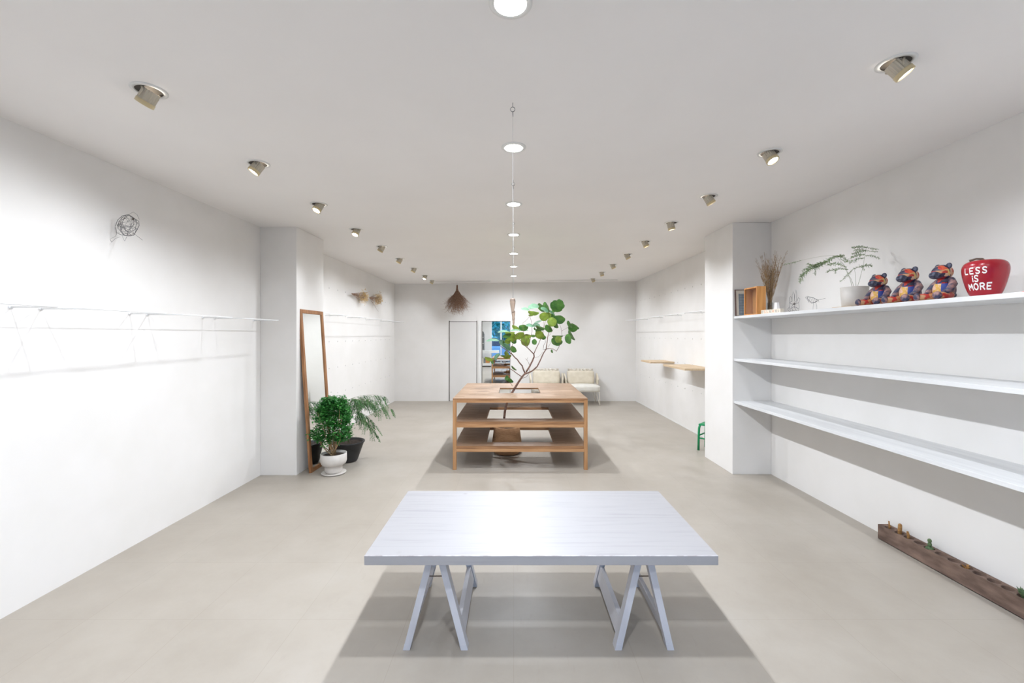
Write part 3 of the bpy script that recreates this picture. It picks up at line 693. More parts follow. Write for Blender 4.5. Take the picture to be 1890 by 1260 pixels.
# ------------------------------------------------------------------ canvas lounge chairs against the back wall
def lounge_chair():
    t = thing('lounge_chair', '', 'chair', (0,0,0), 0, 'two canvas lounge chairs against the back wall')
    def cushion(bm, x0, x1, y0, y1, z0, z1, b_=.04, puff=.02):
        n0 = len(bm.verts); box(bm, x0, x1, y0, y1, z0, z1)
        bm.verts.ensure_lookup_table(); vs = bm.verts[n0:]
        es = list({e for v in vs for e in v.link_edges}); bmesh.ops.subdivide_edges(bm, edges=es, cuts=6, use_grid_fill=True)
        bm.verts.ensure_lookup_table(); cx, cy, cz = (x0+x1)/2, (y0+y1)/2, (z0+z1)/2; h = ((x1-x0)/2, (y1-y0)/2, (z1-z0)/2)
        for v in bm.verts[n0:]:
            q = [(v.co.x-cx)/h[0], (v.co.y-cy)/h[1], (v.co.z-cz)/h[2]]
            # rounded box
            e = [max(0, abs(q[i])*h[i]-(h[i]-b_)) for i in range(3)]; L = math.sqrt(sum(x*x for x in e))
            if L > b_*.999:
                for i in range(3):
                    if e[i] > 0: q[i] = math.copysign((h[i]-b_) + e[i]/L*b_, q[i])/h[i]
            v.co = Vector((cx+q[0]*h[0], cy+q[1]*h[1], cz+q[2]*h[2]*(1+puff/h[2]*(1-q[0]**2)*(1-q[1]**2))))
        for f in bm.faces: f.smooth = True
    bm = B(); cushion(bm, -.37, .37, -.40, .08, .32, .455); obj('seat', bm, 'fabric_seat', t, 'pale canvas seat cushion')
    bm = B(); cushion(bm, -.32, .32, .03, .17, .44, .76, .05, .0)
    for v in bm.verts: v.co.y += (v.co.z-.44)*.22
    obj('backrest', bm, 'fabric', t)
    bm = B()
    nx = 24
    for i in range(nx): pass
    rows = [[bm.verts.new((-.30+.6*i/nx, .085+.02*math.sin(i*1.7)+yy, zz+.008*math.sin(i*2.3+zz*9))) for i in range(nx+1)] for yy, zz in ((.06,.74),(.045,.77),(.05,.805),(.058,.805),(.065,.77),(.075,.74))]
    for a, b2 in zip(rows, rows[1:]):
        for i in range(nx): bm.faces.new((a[i], a[i+1], b2[i+1], b2[i])).smooth = True
    obj('top_flap', bm, 'flap', t, 'ruffled canvas flap with faded brown marks')
    for s in (-1, 1):
        bm = B(); pts = [(s*.365,-.10,.44),(s*.375,-.11,.57),(s*.385,.0,.645),(s*.39,.17,.70),(s*.38,.20,.46)]
        inner = [bm.verts.new((x-.018*s, y, z)) for x, y, z in pts]; outer = [bm.verts.new((x+.012*s, y, z)) for x, y, z in pts]
        bm.faces.new(inner); bm.faces.new(outer[::-1])
        for i in range(5): bm.faces.new((inner[i], inner[(i+1)%5], outer[(i+1)%5], outer[i]))
        bmesh.ops.bevel(bm, geom=bm.edges[:], offset=.009, segments=2, affect='EDGES')
        obj('armrest', bm, 'fabric', t)
    for sx in (-1, 1):
        for sy in (-1, 1):
            y = -.33 if sy < 0 else .05; fy = y + (-.05 if sy < 0 else .06); fx = sx*.355
            obj('leg', mb(tube, [(sx*.34, y-.05, .335), (fx, fy-.006, .014), (fx, fy, .006), (fx, fy+.006, .014), (sx*.27, y+.04, .335)], .0055, 6), 'leg_metal', t, 'bent wire leg')
    bm = B(); tube(bm, [(-.35,-.38,.325),(.35,-.38,.325),(.35,.09,.325),(-.35,.09,.325),(-.35,-.38,.325)], .008, 6); obj('seat_frame', bm, 'leg_metal', t)
    return t
ch = lounge_chair(); ch.location = (1.59, 10.0, 0); ch['label'] = 'cream canvas lounge chair on wire legs, nearer the right wall'
c2 = copy_tree(ch); c2.location = (.775, 10.02, 0); c2['label'] = 'cream canvas lounge chair mostly hidden behind the display table'

# ------------------------------------------------------------------ pine wall shelves and green stool
for y0, y1, l_ in ((6.277, 7.187, 'nearer one, partly behind the right pillar'), (7.85, 8.445, 'farther one, shorter')):
    tag(origin_to(obj('wall_shelf', mb(box, 2.518, XR, y0, y1, 1.077, 1.107, .002), 'pine'), (XR, (y0+y1)/2, 1.077)), 'pale pine board shelf on the far right wall, ' + l_, 'shelf', 'pine shelves on the far right wall')
t = thing('stool', 'small bright green stool half hidden behind the right pillar', 'stool', (2.745, 5.93, 0), PI/4)
bm = B(); box(bm, -.125, .125, -.125, .125, .345, .368, .008); obj('seat', bm, 'green_paint', t)
for sx in (-1, 1):
    for sy in (-1, 1):
        x = sx*.15; y = sy*.15
        obj('leg', mb(tube, [(sx*.125, sy*.125, 0), (sx*.122, sy*.122, .2), (sx*.118, sy*.118, .31), (sx*.108, sy*.108, .35)], .0155, 10), 'green_paint', t)
for sy in (-1, 1): obj('stretcher', mb(tube, [(-.122, sy*.122, .205), (.122, sy*.122, .205)], .010, 8), 'green_paint', t)
for sx in (-1, 1): obj('stretcher', mb(tube, [(sx*.122, -.122, .17), (sx*.122, .122, .17)], .010, 8), 'green_paint', t)

# ------------------------------------------------------------------ dried bunches
t = thing('dried_twig_bunch', 'large reddish brown dried twig bunch hanging upside down above the closed door', 'dried plant', tuple(P(843.8, 524, 9.86)))
bm = B(); RR = random.Random(5)
for k in range(460):
    a = RR.uniform(0, 2*PI); q = math.sqrt(RR.random()); rr = .29*q*RR.uniform(.75,1.1); L = RR.uniform(.42,.76)
    z1 = -L
    dv_ = Vector((RR.gauss(0,1), RR.gauss(0,1), RR.gauss(0,1))).normalized()*RR.random()**.42
    tipx = dv_.x*.30; tipy = dv_.y*.24; z1 = -.50 + dv_.z*.245
    pts = [Vector((RR.gauss(0,.006), RR.gauss(0,.006), -.03)), Vector((tipx*.10, tipy*.10, -.15)), Vector((tipx*.38, tipy*.38, -.15+(z1+.15)*.42)), Vector((tipx, tipy, z1))]
    tube(bm, pts, [.0022,.002,.0017,.0012], 3, cap=False)
    for j in range(5):
        f = RR.uniform(.3, 1); p = pts[2].lerp(pts[3], f)
        e = p + Vector((RR.gauss(0,.045), RR.gauss(0,.04), RR.gauss(-.01,.03))); m1 = (p+e)/2 + Vector((RR.gauss(0,.012), 0, RR.gauss(0,.012)))
        tube(bm, [p, m1, e], .0011, 3, cap=False)
for v in bm.verts:
    if v.co.y > .42: v.co.y = .42
obj('twigs', bm, 'twig', t)
obj('binding', mb(tube, [(0,0,-.02),(0,0,-.055)], .012, 8), 'brown', t)
obj('hanging_line', mb(tube, [(0,0,-.03),(0,0,zc(-1.3)-P(843.8,524,9.86).z)], .0015, 4), 'line', t)

def flower_bunch(tip, head, rad, lab, seed):
    tip = Vector(tip); head = Vector(head); t = thing('dried_flower_bunch', lab, 'dried plant', tuple(tip), 0, 'dried yellow bunches on the left wall')
    RR = random.Random(seed); sb = B(); fb = B(); ax = (head-tip)
    for k in range(26):
        e = ax + Vector((RR.gauss(0,.4)*rad, RR.gauss(0,.6)*rad, RR.gauss(0,.6)*rad))
        if tip.x+e.x < XL+.01: e.x = XL+.01-tip.x
        s0 = Vector((0, RR.gauss(0,.01), RR.gauss(0,.006))); tube(sb, [s0, s0.lerp(e,.5)+Vector((0,0,RR.gauss(0,.01))), e], .0018, 4)
    for k in range(420):
        v = Vector((RR.gauss(0,1), RR.gauss(0,1), RR.gauss(0,1))).normalized()*rad*RR.uniform(.25,1)**.8*RR.choice((.85,1,1.1,1.1,1.45)); v.x *= .7
        c = ax + v
        if tip.x+c.x < XL+.012: c.x = XL+.012-tip.x
        for q in range(2): leaflet(fb, c, Vector((RR.gauss(0,1),RR.gauss(0,1),RR.gauss(0,1))), Vector((.1,.2,1)), .021, .0075)
    obj('stems', sb, 'twig', t); obj('flower_heads', fb, 'dry_flower', t)
flower_bunch(P(649.5,542,7.45), P(671.5,548,7.97), .115, 'dried yellow flower bunch pinned sideways on the left wall, nearer the photo viewpoint', 1)
flower_bunch(P(682,549.5,8.22), P(698.5,552,8.75), .115, 'dried yellow flower bunch pinned sideways on the left wall, nearer the back corner', 2)

# ------------------------------------------------------------------ wire sculptures
def wire_ball(bm, c, rx, ry, rz, n, r, seed, tilt=0):
    RR = random.Random(seed); c = Vector(c)
    for k in range(n):
        q = Quaternion((RR.gauss(0,1), RR.gauss(0,1), RR.gauss(0,1), RR.gauss(0,1))).normalized(); ph = RR.uniform(0, 2*PI); off = RR.uniform(-.75,.75)
        pts = []
        for i in range(19):
            a = ph + 2*PI*i/18*RR.choice((1,1)); rad = math.sqrt(1-off*off)
            v = q @ Vector((rad*math.cos(a), rad*math.sin(a), off)); v += Vector((RR.gauss(0,.05), RR.gauss(0,.05), RR.gauss(0,.05)))
            pts.append(c + Vector((v.x*rx, v.y*ry, v.z*rz)))
        tube(bm, pts, r, 4, cap=False)
def star(bm, c, r, n=6, th=.004):
    c = Vector(c); top = bm.verts.new(c+Vector((0,-th,0))); bot = bm.verts.new(c+Vector((0,th,0)))
    rg = [bm.verts.new(c + Vector((math.cos(PI*k/n), 0, math.sin(PI*k/n)))*(r if k % 2 == 0 else r*.5)) for k in range(2*n)]
    for k in range(2*n): bm.faces.new((rg[k], rg[(k+1)%(2*n)], top)); bm.faces.new((rg[(k+1)%(2*n)], rg[k], bot))
pc = P(236, 416, 3.08)
t = thing('wire_bird_sculpture', 'round dark wire bird with a star eye mounted high on the left wall', 'wire sculpture', tuple(pc))
s = 3.08/F
bm = B(); wire_ball(bm, (0,0,0), 18*s, 6*s, 19*s, 15, .0009, 4)
tube(bm, [P(215,429,3.08)-pc, P(213,418,3.1)-pc, P(217,406,3.06)-pc, P(226,398,3.08)-pc, P(237,396,3.05)-pc, P(248,403,3.08)-pc, P(256,408,3.05)-pc, P(257,416,3.08)-pc, P(252,425,3.06)-pc, P(247,434,3.08)-pc, P(234,435,3.05)-pc, P(223,433,3.08)-pc, P(215,429,3.08)-pc], .0017, 5)
tube(bm, [P(236,397,3.08)-pc, P(246,391,3.05)-pc, P(253,396,3.08)-pc, P(257,405,3.08)-pc], .0010, 4)
obj('body', bm, 'wire', t)
obj('tail', mb(tube, [P(249,432,3.08)-pc, P(263,443,3.04)-pc], .0012, 4), 'wire', t)
bm = B(); tube(bm, [P(216,430,3.08)-pc, P(213,436,3.0)-pc, P(203,441,2.9)-pc, P(206,447,2.9)-pc, P(213,440,2.95)-pc, P(222,437,3.05)-pc], .0009, 4)
tube(bm, [P(218,428,3.08)-pc, Vector((XL, 3.13, P(218,428,3.08).z+.01))-pc], .0009, 4); tube(bm, [P(225,434,3.08)-pc, P(230,445,3.0)-pc, P(234,437,3.02)-pc], .0008, 4)
obj('feet', bm, 'wire', t)
bm = B(); star(bm, P(245.5,404,3.0)-pc, .0125); obj('star_eye', bm, 'star', t, 'dark six-pointed star eye')

# ------------------------------------------------------------------ long white shelves on the right wall
SH = 1.815
for z, l_ in ((SH, 'top one carrying the bears'), (1.33, 'middle one, empty'), (.845, 'lowest one, empty')):
    tag(origin_to(obj('long_shelf', mb(box, 2.53, XR-.0005, -.9, 4.8995, z-.028, z, .002), 'shelf_white'), (XR, 2, z-.028)), 'long white plank shelf on the near right wall, ' + l_, 'shelf', 'long white shelves on the near right wall')

# framed picture leaning on pillar
t = thing('framed_picture', 'dark framed picture with a blue grey tiled image, behind the orange wooden box', 'picture', (2.64, 4.868, SH))
Mx = Matrix.Rotation(math.radians(-3), 4, 'X')
def tb(bm, *a):
    n0 = len(bm.verts); box(bm, *a); bm.verts.ensure_lookup_table()
    for v in bm.verts[n0:]: v.co = Mx @ v.co
obj('frame', mb(lambda bm: (tb(bm, -.11,-.104,-.014,.006,0,.302), tb(bm, .104,.11,-.014,.006,0,.302), tb(bm, -.104,.104,-.014,.006,.296,.302), tb(bm, -.104,.104,-.014,.006,0,.006))), 'dark_frame', t)
obj('mat_board', mb(tb, -.104,.104,-.004,.0,.006,.296), 'paper', t); obj('image', mb(tb, -.070,.09,-.006,-.004,.012,.255), 'picture', t)
# wooden box
t = thing('display_box', 'orange brown open wooden box standing on end on the top shelf', 'box', (2.56, 4.49, SH))
W_, D_, H_ = .095, .25, .298
for y_ in (0, D_-.012): obj('side_panel', mb(box, 0, W_, y_, y_+.012, 0, H_, .001), 'box_wood', t)
for z_ in (0, H_-.012): obj('end_panel', mb(box, 0, W_, .012, D_-.012, z_, z_+.012), 'box_wood', t)
obj('back_panel', mb(box, W_-.008, W_, .012, D_-.012, .012, H_-.012), 'box_wood', t)
obj('pane', mb(box, .006, .008, .012, D_-.012, .012, H_-.012), 'glass', t, 'clear glass front')
# dried grass in a glass vase
t = thing('dried_grass_vase', 'tall dried grass bundle in a small clear vase beside the wooden box', 'dried plant', (2.74, 4.56, SH))
bm = B(); lathe(bm, (0,0,0), [(0,.0005),(.028,.0005),(.03,.005),(.03,.13),(.028,.13),(.028,.006),(0,.006)], 24); obj('vase', bm, 'glass', t, 'small clear glass vase')
bm = B(); RR = random.Random(8)
for k in range(120):
    a = RR.uniform(0, 2*PI); q = math.sqrt(RR.random()); h = RR.uniform(.42,.66); rr = .135*q*h/.6
    b0 = Vector((RR.gauss(0,.008), RR.gauss(0,.008), .01)); e = Vector((rr*math.cos(a), rr*math.sin(a), h)); 
    mid = Vector((e.x*.36, e.y*.36, h*.5)) + Vector((RR.gauss(0,.006),RR.gauss(0,.006),0))
    neck = Vector((b0.x, b0.y, .13)); tube(bm, [b0, neck, mid, e], [.0013,.0013,.0012,.0009], 3, cap=False)
    for j in range(4):
        f = RR.uniform(.1,1); p = mid.lerp(e, f); tube(bm, [p, p+Vector((RR.gauss(0,.012),RR.gauss(0,.012),RR.uniform(.015,.05)))], .0012, 3, cap=False)
obj('grass', bm, 'straw', t)

# stroke letters (unit box 0..1, y up)
GL = {'L': [[(0,1),(0,0),(.8,0)]], 'E': [[(.8,1),(0,1),(0,0),(.8,0)], [(0,.5),(.65,.5)]],
 'S': [[(.8,.9),(.6,1),(.25,1),(.05,.85),(.1,.62),(.4,.5),(.72,.38),(.8,.18),(.6,0),(.2,0),(0,.12)]],
 'i': [[(.3,.62),(.3,0)], [(.3,.88),(.3,.96)]], 'M': [[(0,0),(.08,1),(.5,.35),(.92,1),(1,0)]],
 'O': [[(.45,1),(.12,.85),(0,.5),(.12,.15),(.45,0),(.78,.15),(.9,.5),(.78,.85),(.45,1)]],
 'R': [[(0,0),(0,1),(.55,1),(.78,.82),(.72,.6),(.5,.5),(0,.5)], [(.4,.5),(.85,0)]]}
def stroke(bm, poly, fn, wd, n=5):
    pts = [Vector((x, y, 0)) for x, y in poly]; sm = []
    for a, b2 in zip(pts, pts[1:]):
        for i in range(n): sm.append(a.lerp(b2, i/n))
    sm.append(pts[-1])
    L = []
    for i, p in enumerate(sm):
        d = sm[min(i+1, len(sm)-1)]-sm[max(i-1, 0)]; d.normalize(); s = Vector((-d.y, d.x, 0))
        if i == 0: p = p - d*wd*.35
        if i == len(sm)-1: p = p + d*wd*.35
        L.append([fn(p+s*wd*q, .0) for q in (-.5,-.17,.17,.5)])
    rows = [[bm.verts.new(v) for v in r] for r in L]
    for a, b2 in zip(rows, rows[1:]):
        for j in range(3): bm.faces.new((a[j], a[j+1], b2[j+1], b2[j])).smooth = True
# toy blocks
far = Vector((2.541, 4.386)); near = Vector((2.562, 4.10)); n_ = 7; dv = (near-far)/n_; yaw = math.atan2(dv.y, dv.x)+PI/2
letters = ['O','S','L','E','R','O','i']; words = ('farthest of the row', 'second from the far end', 'third from the far end', 'middle of the row', 'third from the near end', 'second from the near end', 'nearest, showing its bare wood side')
for k in range(n_):
    p = far + dv*(k+.5); t = thing('toy_block', 'pale letter block on the top shelf, ' + words[k], 'toy block', (p.x+.021, p.y, SH), yaw+R.uniform(-.03,.03), 'letter blocks in a row on the top shelf')
    obj('cube', mb(box, -.0195,.0195,-.0195,.0195,0,.039,.002), 'block', t)
    bm = B()
    for s_ in GL[letters[k]]: stroke(bm, s_, lambda p_, e: Vector((-.0199, .010-p_.x*.022, .009+p_.y*.021)), .2, 3)
    obj('letter', bm, 'orange_letter' if k in (1,2,4) else 'grey_letter', t, 'printed letter')
bm = B(); seg = 6
lathe(bm, (0,0,0), [(0,0),(.027,0),(.021,.064),(0,.064)], 6, smooth=False)
o = obj('paper_lantern', bm, 'white_text', loc=(2.585, 4.19, SH+.0395)); tag(o, 'small white faceted tapered ornament standing on the letter blocks', 'ornament')
# wire hand
pc = Vector((2.63, 4.0, SH)); t = thing('wire_hand_sculpture', 'upright dark wire hand sculpture with a star in its palm on the top shelf', 'wire sculpture', tuple(pc))
hand = [[(-.022,.0),(-.040,.045),(-.036,.09),(-.018,.10)], [(.03,0),(.040,.04),(.036,.085),(.045,.12),(.034,.135),(.022,.10)],
        [(-.036,.09),(-.038,.13),(-.028,.148),(-.018,.13),(-.016,.10)], [(-.016,.10),(-.016,.16),(-.008,.19),(.002,.16),(.002,.10)], [(.002,.10),(.006,.175),(.013,.205),(.020,.17),(.02,.10)],
        [(-.022,0),(-.005,.012),(.012,.004),(.03,0)], [(-.036,.05),(-.05,.03),(-.045,.01),(-.022,0)], [(-.03,.03),(0,.05),(.034,.03)], [(-.034,.08),(0,.07),(.036,.085)], [(-.01,.0),(-.02,.05),(.01,.10)], [(.02,.0),(.0,.05),(.02,.1)]]
bm = B(); al = math.radians(-33)
def hp(x, z, d=0): return Vector((x*math.cos(al)-d*math.sin(al), x*math.sin(al)+d*math.cos(al), z))
for dd in (-.012, .012):
    for h_ in hand: tube(bm, [hp(x, z+.001, dd*(1-z*2)) for x, z in h_], .0011, 4)
for x, z in ((-.022,0),(.03,0),(-.03,.148),(.04,.12),(.013,.205),(-.008,.19)): tube(bm, [hp(x*.95, z+.001, -.012*(1-z*2)), hp(x*.95, z+.001, .012*(1-z*2))], .0011, 4)
obj('wire', bm, 'wire', t)
bm = B(); star(bm, (0,0,0), .012, 4, .005)
for v in bm.verts: q = v.co.copy(); v.co = hp(q.x, q.z+.075, q.y-.015)
obj('star', bm, 'star', t, 'dark star bead')
# small wire bird
pc = Vector((2.62, 3.70, SH)); t = thing('wire_bird', 'small delicate wire bird standing on the top shelf', 'wire sculpture', tuple(pc)); al = math.radians(-36)
bm = B()
body = [(-.075,.115),(-.06,.125),(-.045,.118),(-.015,.108),(.02,.085),(.0,.07),(-.03,.06),(-.055,.085),(-.075,.115)]
for dd, sc in ((-.012,.85),(0,1),(.012,.85)): tube(bm, [hp(x*sc, .09+(z-.09)*sc, dd) for x, z in body], .0010, 4)
for f in range(7):
    x = -.06+.012*f; tube(bm, [hp(x, .118-f*.005, 0), hp(x+.005, .09, .016), hp(x+.01, .068, 0), hp(x+.005, .09, -.016), hp(x, .118-f*.005, 0)], .0008, 4)
tube(bm, [hp(.01,.088), hp(.04,.092), hp(.068,.100)], .0011, 4)
obj('body', bm, 'wire', t)
bm = B(); tube(bm, [hp(-.015,.066), hp(-.018,.03), hp(-.02,.002), hp(-.045,.0015)], .0010, 4); tube(bm, [hp(.0,.07), hp(.008,.035), hp(.008,.002), hp(-.015,.0015)], .0012, 4); tube(bm, [hp(.008,.002), hp(.028,.0015)], .001, 4)
obj('legs', bm, 'wire', t)

# asparagus fern in white pot
def c6(cx, cy, d): return P(1340+cx/6.3, 430+cy/6.3, d)
pc = Vector((2.715, 3.40, SH)); t = thing('potted_asparagus_fern', 'wispy asparagus fern in a plain white pot on the top shelf', 'plant', tuple(pc))
bm = B(); lathe(bm, (0,0,0), [(0,.011),(.076,.011),(.082,.016),(.093,.165),(.086,.165),(.082,.145),(0,.145)], 40); obj('pot', bm, 'ceramic', t, 'plain white pot')
bm = B(); lathe(bm, (0,0,0), [(0,.149),(.04,.149),(.083,.147)], 20); obj('soil', bm, 'soil', t)
obj('tray', mb(box, -.105,.095,-.10,.10,0,.0105,.002), 'pine', t, 'thin wooden tray')
sb = B(); fb = B(); RR = random.Random(21)
def spray(pts, d0, d1, r=.001, wid=.02, dens=1.0, f0=0.0):
    n = len(pts); P3 = [c6(x, y, d0+(d1-d0)*i/(n-1))-pc for i, (x, y) in enumerate(pts)]
    tube(sb, P3, [r*(1-.5*i/(n-1)) for i in range(n)], 4)
    if wid <= 0: return
    for a, b2, i in zip(P3, P3[1:], range(n)):
        L = (b2-a).length; m_ = int(L/.0035*dens)
        for k in range(m_):
            f = (i+k/m_)/(n-1)
            if f < f0: continue
            q = a.lerp(b2, k/m_); dr = (b2-a).normalized(); w_ = wid*math.sin(PI*min(1, .15+.85*(1-f)))**.6 if f > .1 else wid*.6
            for s in (-1, 1):
                e = dr*RR.uniform(.3,.8) + Vector((RR.gauss(0,.6), RR.gauss(0,.9), s*.5+RR.gauss(0,.2))); leaflet(fb, q, e, Vector((0,.4,1)), w_*RR.uniform(.6,1.5), .0016)
for pts, a, b_ in (([(1470,635),(1445,540),(1410,460),(1370,370),(1300,290),(1240,265)], 3.40, 3.38), ([(1490,635),(1460,540),(1420,480),(1400,400),(1340,330)], 3.40, 3.42), ([(1512,635),(1508,540),(1500,450),(1490,410)], 3.40, 3.36), ([(1525,635),(1560,520),(1590,400),(1610,290),(1625,200),(1640,165)], 3.40, 3.40)):
    spray(pts, a, b_, .0014, 0)
spray([(1370,265),(1290,262),(1200,262),(1100,272),(1000,290),(870,318)], 3.38, 3.46, .001, 0)
spray([(870,318),(800,340),(720,358),(650,375)], 3.46, 3.5, .001, .010, 1.0)
spray([(1380,262),(1290,272),(1220,295),(1160,340),(1080,375),(1000,400),(930,450),(880,510),(858,575)], 3.38, 3.30, .0011, .028, 1.5)
spray([(1180,330),(1090,350),(1000,385),(890,435)], 3.36, 3.34, .001, .02, 1.2); spray([(1060,385),(1000,370),(940,360)], 3.34, 3.3, .0008, .015); spray([(1060,385),(1040,440),(1035,490)], 3.34, 3.33, .0008, .014)
spray([(1400,400),(1330,365),(1250,355),(1180,370)], 3.40, 3.36, .001, .020, 1.2); spray([(1420,425),(1330,415),(1250,425),(1165,455)], 3.40, 3.36, .001, .018, 1.0); spray([(1280,420),(1270,450),(1280,470)], 3.38, 3.36, .0008, .012)
spray([(1250,268),(1330,275),(1400,310),(1440,330)], 3.38, 3.4, .001, .018); spray([(1330,300),(1380,330),(1420,325)], 3.38, 3.4, .001, .014)
spray([(1490,410),(1560,388),(1640,375),(1705,376)], 3.36, 3.33, .001, .020, 1.4); spray([(1490,410),(1440,455),(1390,510),(1330,565)], 3.36, 3.34, .001, .015, 1.1); spray([(1560,388),(1590,400),(1610,430)], 3.36, 3.36, .0008, .015)
spray([(1640,168),(1560,160),(1460,170)], 3.40, 3.38, .001, .017, 1.3); spray([(1640,168),(1700,180),(1775,190)], 3.40, 3.38, .001, .013, 1.2); spray([(1630,200),(1560,215),(1470,245)], 3.40, 3.36, .001, .018, 1.4); spray([(1630,205),(1700,212),(1770,215)], 3.40, 3.36, .001, .010)
spray([(1615,250),(1540,255),(1450,290)], 3.40, 3.36, .001, .018, 1.3); spray([(1620,262),(1700,262),(1745,280),(1785,303)], 3.40, 3.38, .001, .016, 1.2); spray([(1608,290),(1530,300),(1470,330),(1435,352)], 3.40, 3.38, .001, .018, 1.2); spray([(1600,190),(1540,190),(1490,200)], 3.40, 3.44, .001, .018, 1.3)
obj('stems', sb, 'stem_green', t); obj('foliage', fb, 'fern', t)

# patterned bears
def bear():
    t = thing('toy_bear', '', 'toy bear', (0,0,0), 0, 'three patterned bears sitting on the top shelf')
    # local frame: faces -x, up z
    bm = B(); ball(bm, (.0,0,.062), (.052,.054,.066), 24, rings=16)
    ball(bm, (.0,0,.105), (.036,.040,.042), 20, rings=12)
    for f in bm.faces:
        c = f.calc_center_median()
        if c.x < -.03 and .035 < c.z < .10: f.material_index = 1
        elif c.x > .012 or abs(c.y) > .046: f.material_index = 2
        if c.x < 0 and c.y < -.028 and .05 < c.z < .10: f.material_index = 3
    obj('body', bm, ['rug', 'yellow_pat', 'rug_grey', 'rug_blue'], t)
    bm = B(); hc = Vector((-.012,0,.168)); ball(bm, hc, (.049,.051,.046), 24, rings=16)
    for f in bm.faces:
        c = f.calc_center_median()-hc
        if .006 < c.x < .017: f.material_index = 1
        elif c.x > .017: f.material_index = 2
        elif abs(c.z-.0) < .007 and c.x < -.01: f.material_index = 3
    head = obj('head', bm, ['rug', 'tan', 'rug_red', 'rug_red'], t)
    bm = B(); ball(bm, hc+Vector((-.040,0,-.017)), (.029,.032,.024), 16); ball(bm, hc+Vector((-.066,0,-.008)), (.006,.009,.006), 10); obj('muzzle', bm, 'rug_navy', head, 'dark navy muzzle')
    for s in (-1, 1):
        bm = B(); ball(bm, hc+Vector((.006, s*.036, .036)), (.009,.018,.018), 16); obj('ear', bm, 'rug_navy', head, 'dark round ear')
        bm = B(); tube(bm, [(.004, s*.040, .118), (-.006, s*.062, .092), (-.030, s*.066, .058), (-.052, s*.056, .040)], [.018,.020,.018,.014], 14)
        ball(bm, (-.054, s*.055, .038), .016, 14); ball(bm, (.004, s*.040, .118), .018, 14); obj('arm', bm, 'rug_grey', t)
        bm = B(); tube(bm, [(-.005, s*.034, .026), (-.05, s*.052, .024), (-.095, s*.066, .022)], [.025,.023,.020], 16); ball(bm, (-.005, s*.034, .0255), .0245, 14)
        lg_ = obj('leg', bm, 'rug_red', t, 'red patterned leg')
        bm = B(); ball(bm, (-.102, s*.068, .0245), (.016,.023,.024), 16, rot=Quaternion((0,0,1), -s*.35)); obj('foot', bm, 'rug_grey', lg_)
    bm = B(); ball(bm, (.055,0,.03), .014, 12); obj('tail', bm, 'rug_navy', t)
    return t
b0 = bear()
bears = [(2.70, 3.145, .12, 'left one, beside the white fern pot', 1.0), (2.70, 2.905, .05, 'middle one of the three', 1.04), (2.70, 2.675, -.05, 'right one, beside the red apple', .98)]
for k, (x, y, rz, l_, sc) in enumerate(bears):
    o = b0 if k == 0 else copy_tree(b0)
    o.location = (x, y, SH+.0035); o.rotation_euler.z = rz; o.scale = (sc*1.05,)*3; o['label'] = 'patterned toy bear on the shelf, ' + l_

# big red apple with painted words
pc = Vector((2.68, 2.425, SH)); t = thing('apple_ornament', 'large glossy red apple with white LESS iS MORE lettering on the top shelf', 'ornament', tuple(pc))
AR = .095
prof = [(r_*.69, z_*1.01) for r_, z_ in [(0,.012),(.05,.004),(.072,.0008),(.088,.008),(.104,.035),(.120,.075),(.132,.115),(.138,.145),(.137,.168),(.127,.188),(.108,.200),(.08,.207),(.05,.205),(.025,.192),(0,.178)]]
def smooth_prof(pr, it=2):
    for _ in range(it):
        q = [pr[0]]
        for a, b2 in zip(pr, pr[1:]): q += [(a[0]*.75+b2[0]*.25, a[1]*.75+b2[1]*.25), (a[0]*.25+b2[0]*.75, a[1]*.25+b2[1]*.75)]
        q.append(pr[-1]); pr = q
    return pr
sp_ = smooth_prof(prof)
bm = B(); lathe(bm, (0,0,0), sp_, 64); obj('apple_body', bm, 'apple', t)
def rad_at(z):
    best = .1
    for a, b2 in zip(sp_, sp_[1:]):
        if a[0] > .045 and min(a[1], b2[1]) <= z <= max(a[1], b2[1]) and abs(b2[1]-a[1]) > 1e-7:
            best = a[0]+(b2[0]-a[0])*(z-a[1])/(b2[1]-a[1])
    return best
view = math.atan2(-2.425, -2.68)          # azimuth from the apple to the viewpoint
tc_ = view + -math.radians(20)
def on_apple(x, z):                        # x = arc length to the right as seen from outside
    r_ = rad_at(z)+.0012; a = tc_ + x/AR
    return Vector((r_*math.cos(a), r_*math.sin(a), z))
bm = B()
for word, x0, z0, h, wl, gap, in (('LESS', -.056, .130, .032, .0185, .0265), ('iS', -.026, .086, .032, .019, .019), ('MORE', -.052, .040, .034, .0235, .0315)):
    x = x0
    for ch_ in word:
        for s_ in GL[ch_]: stroke(bm, s_, lambda p_, e, x=x, z0=z0, h=h, wl=wl: on_apple(x+p_.x*wl, z0+p_.y*h), .24, 4)
        x += gap*(.75 if ch_ == 'i' else 1)
obj('lettering', bm, 'white_text', t, 'white hand-painted words LESS iS MORE')
e1 = Vector((.68,-.73,0)) 
obj('stem', mb(tube, [(0,0,.178), (0,0,.205), tuple(-e1*.010+Vector((0,0,.218))), tuple(-e1*.035+Vector((0,0,.222))), tuple(-e1*.062+Vector((0,0,.214)))], [.006,.006,.006,.0055,.006], 10), 'brown', t, 'bent brown stem')
# red toy at the frame edge
t = thing('red_ornament', 'small red orange ornament cut off by the right edge of the photo', 'ornament', (2.60, 2.145, SH))
bm = B(); lathe(bm, (0,0,0), [(0,.0005),(.03,.0005),(.034,.004),(.008,.010),(.006,.03),(.012,.034),(0,.036)], 20); obj('base', bm, 'red_toy', t)
bm = B(); ball(bm, (0,0,.052), (.019,.014,.018), 14); tube(bm, [(-.01,0,.055),(-.03,0,.062)], [.006,.002], 8); obj('figure', bm, 'red_toy', t)

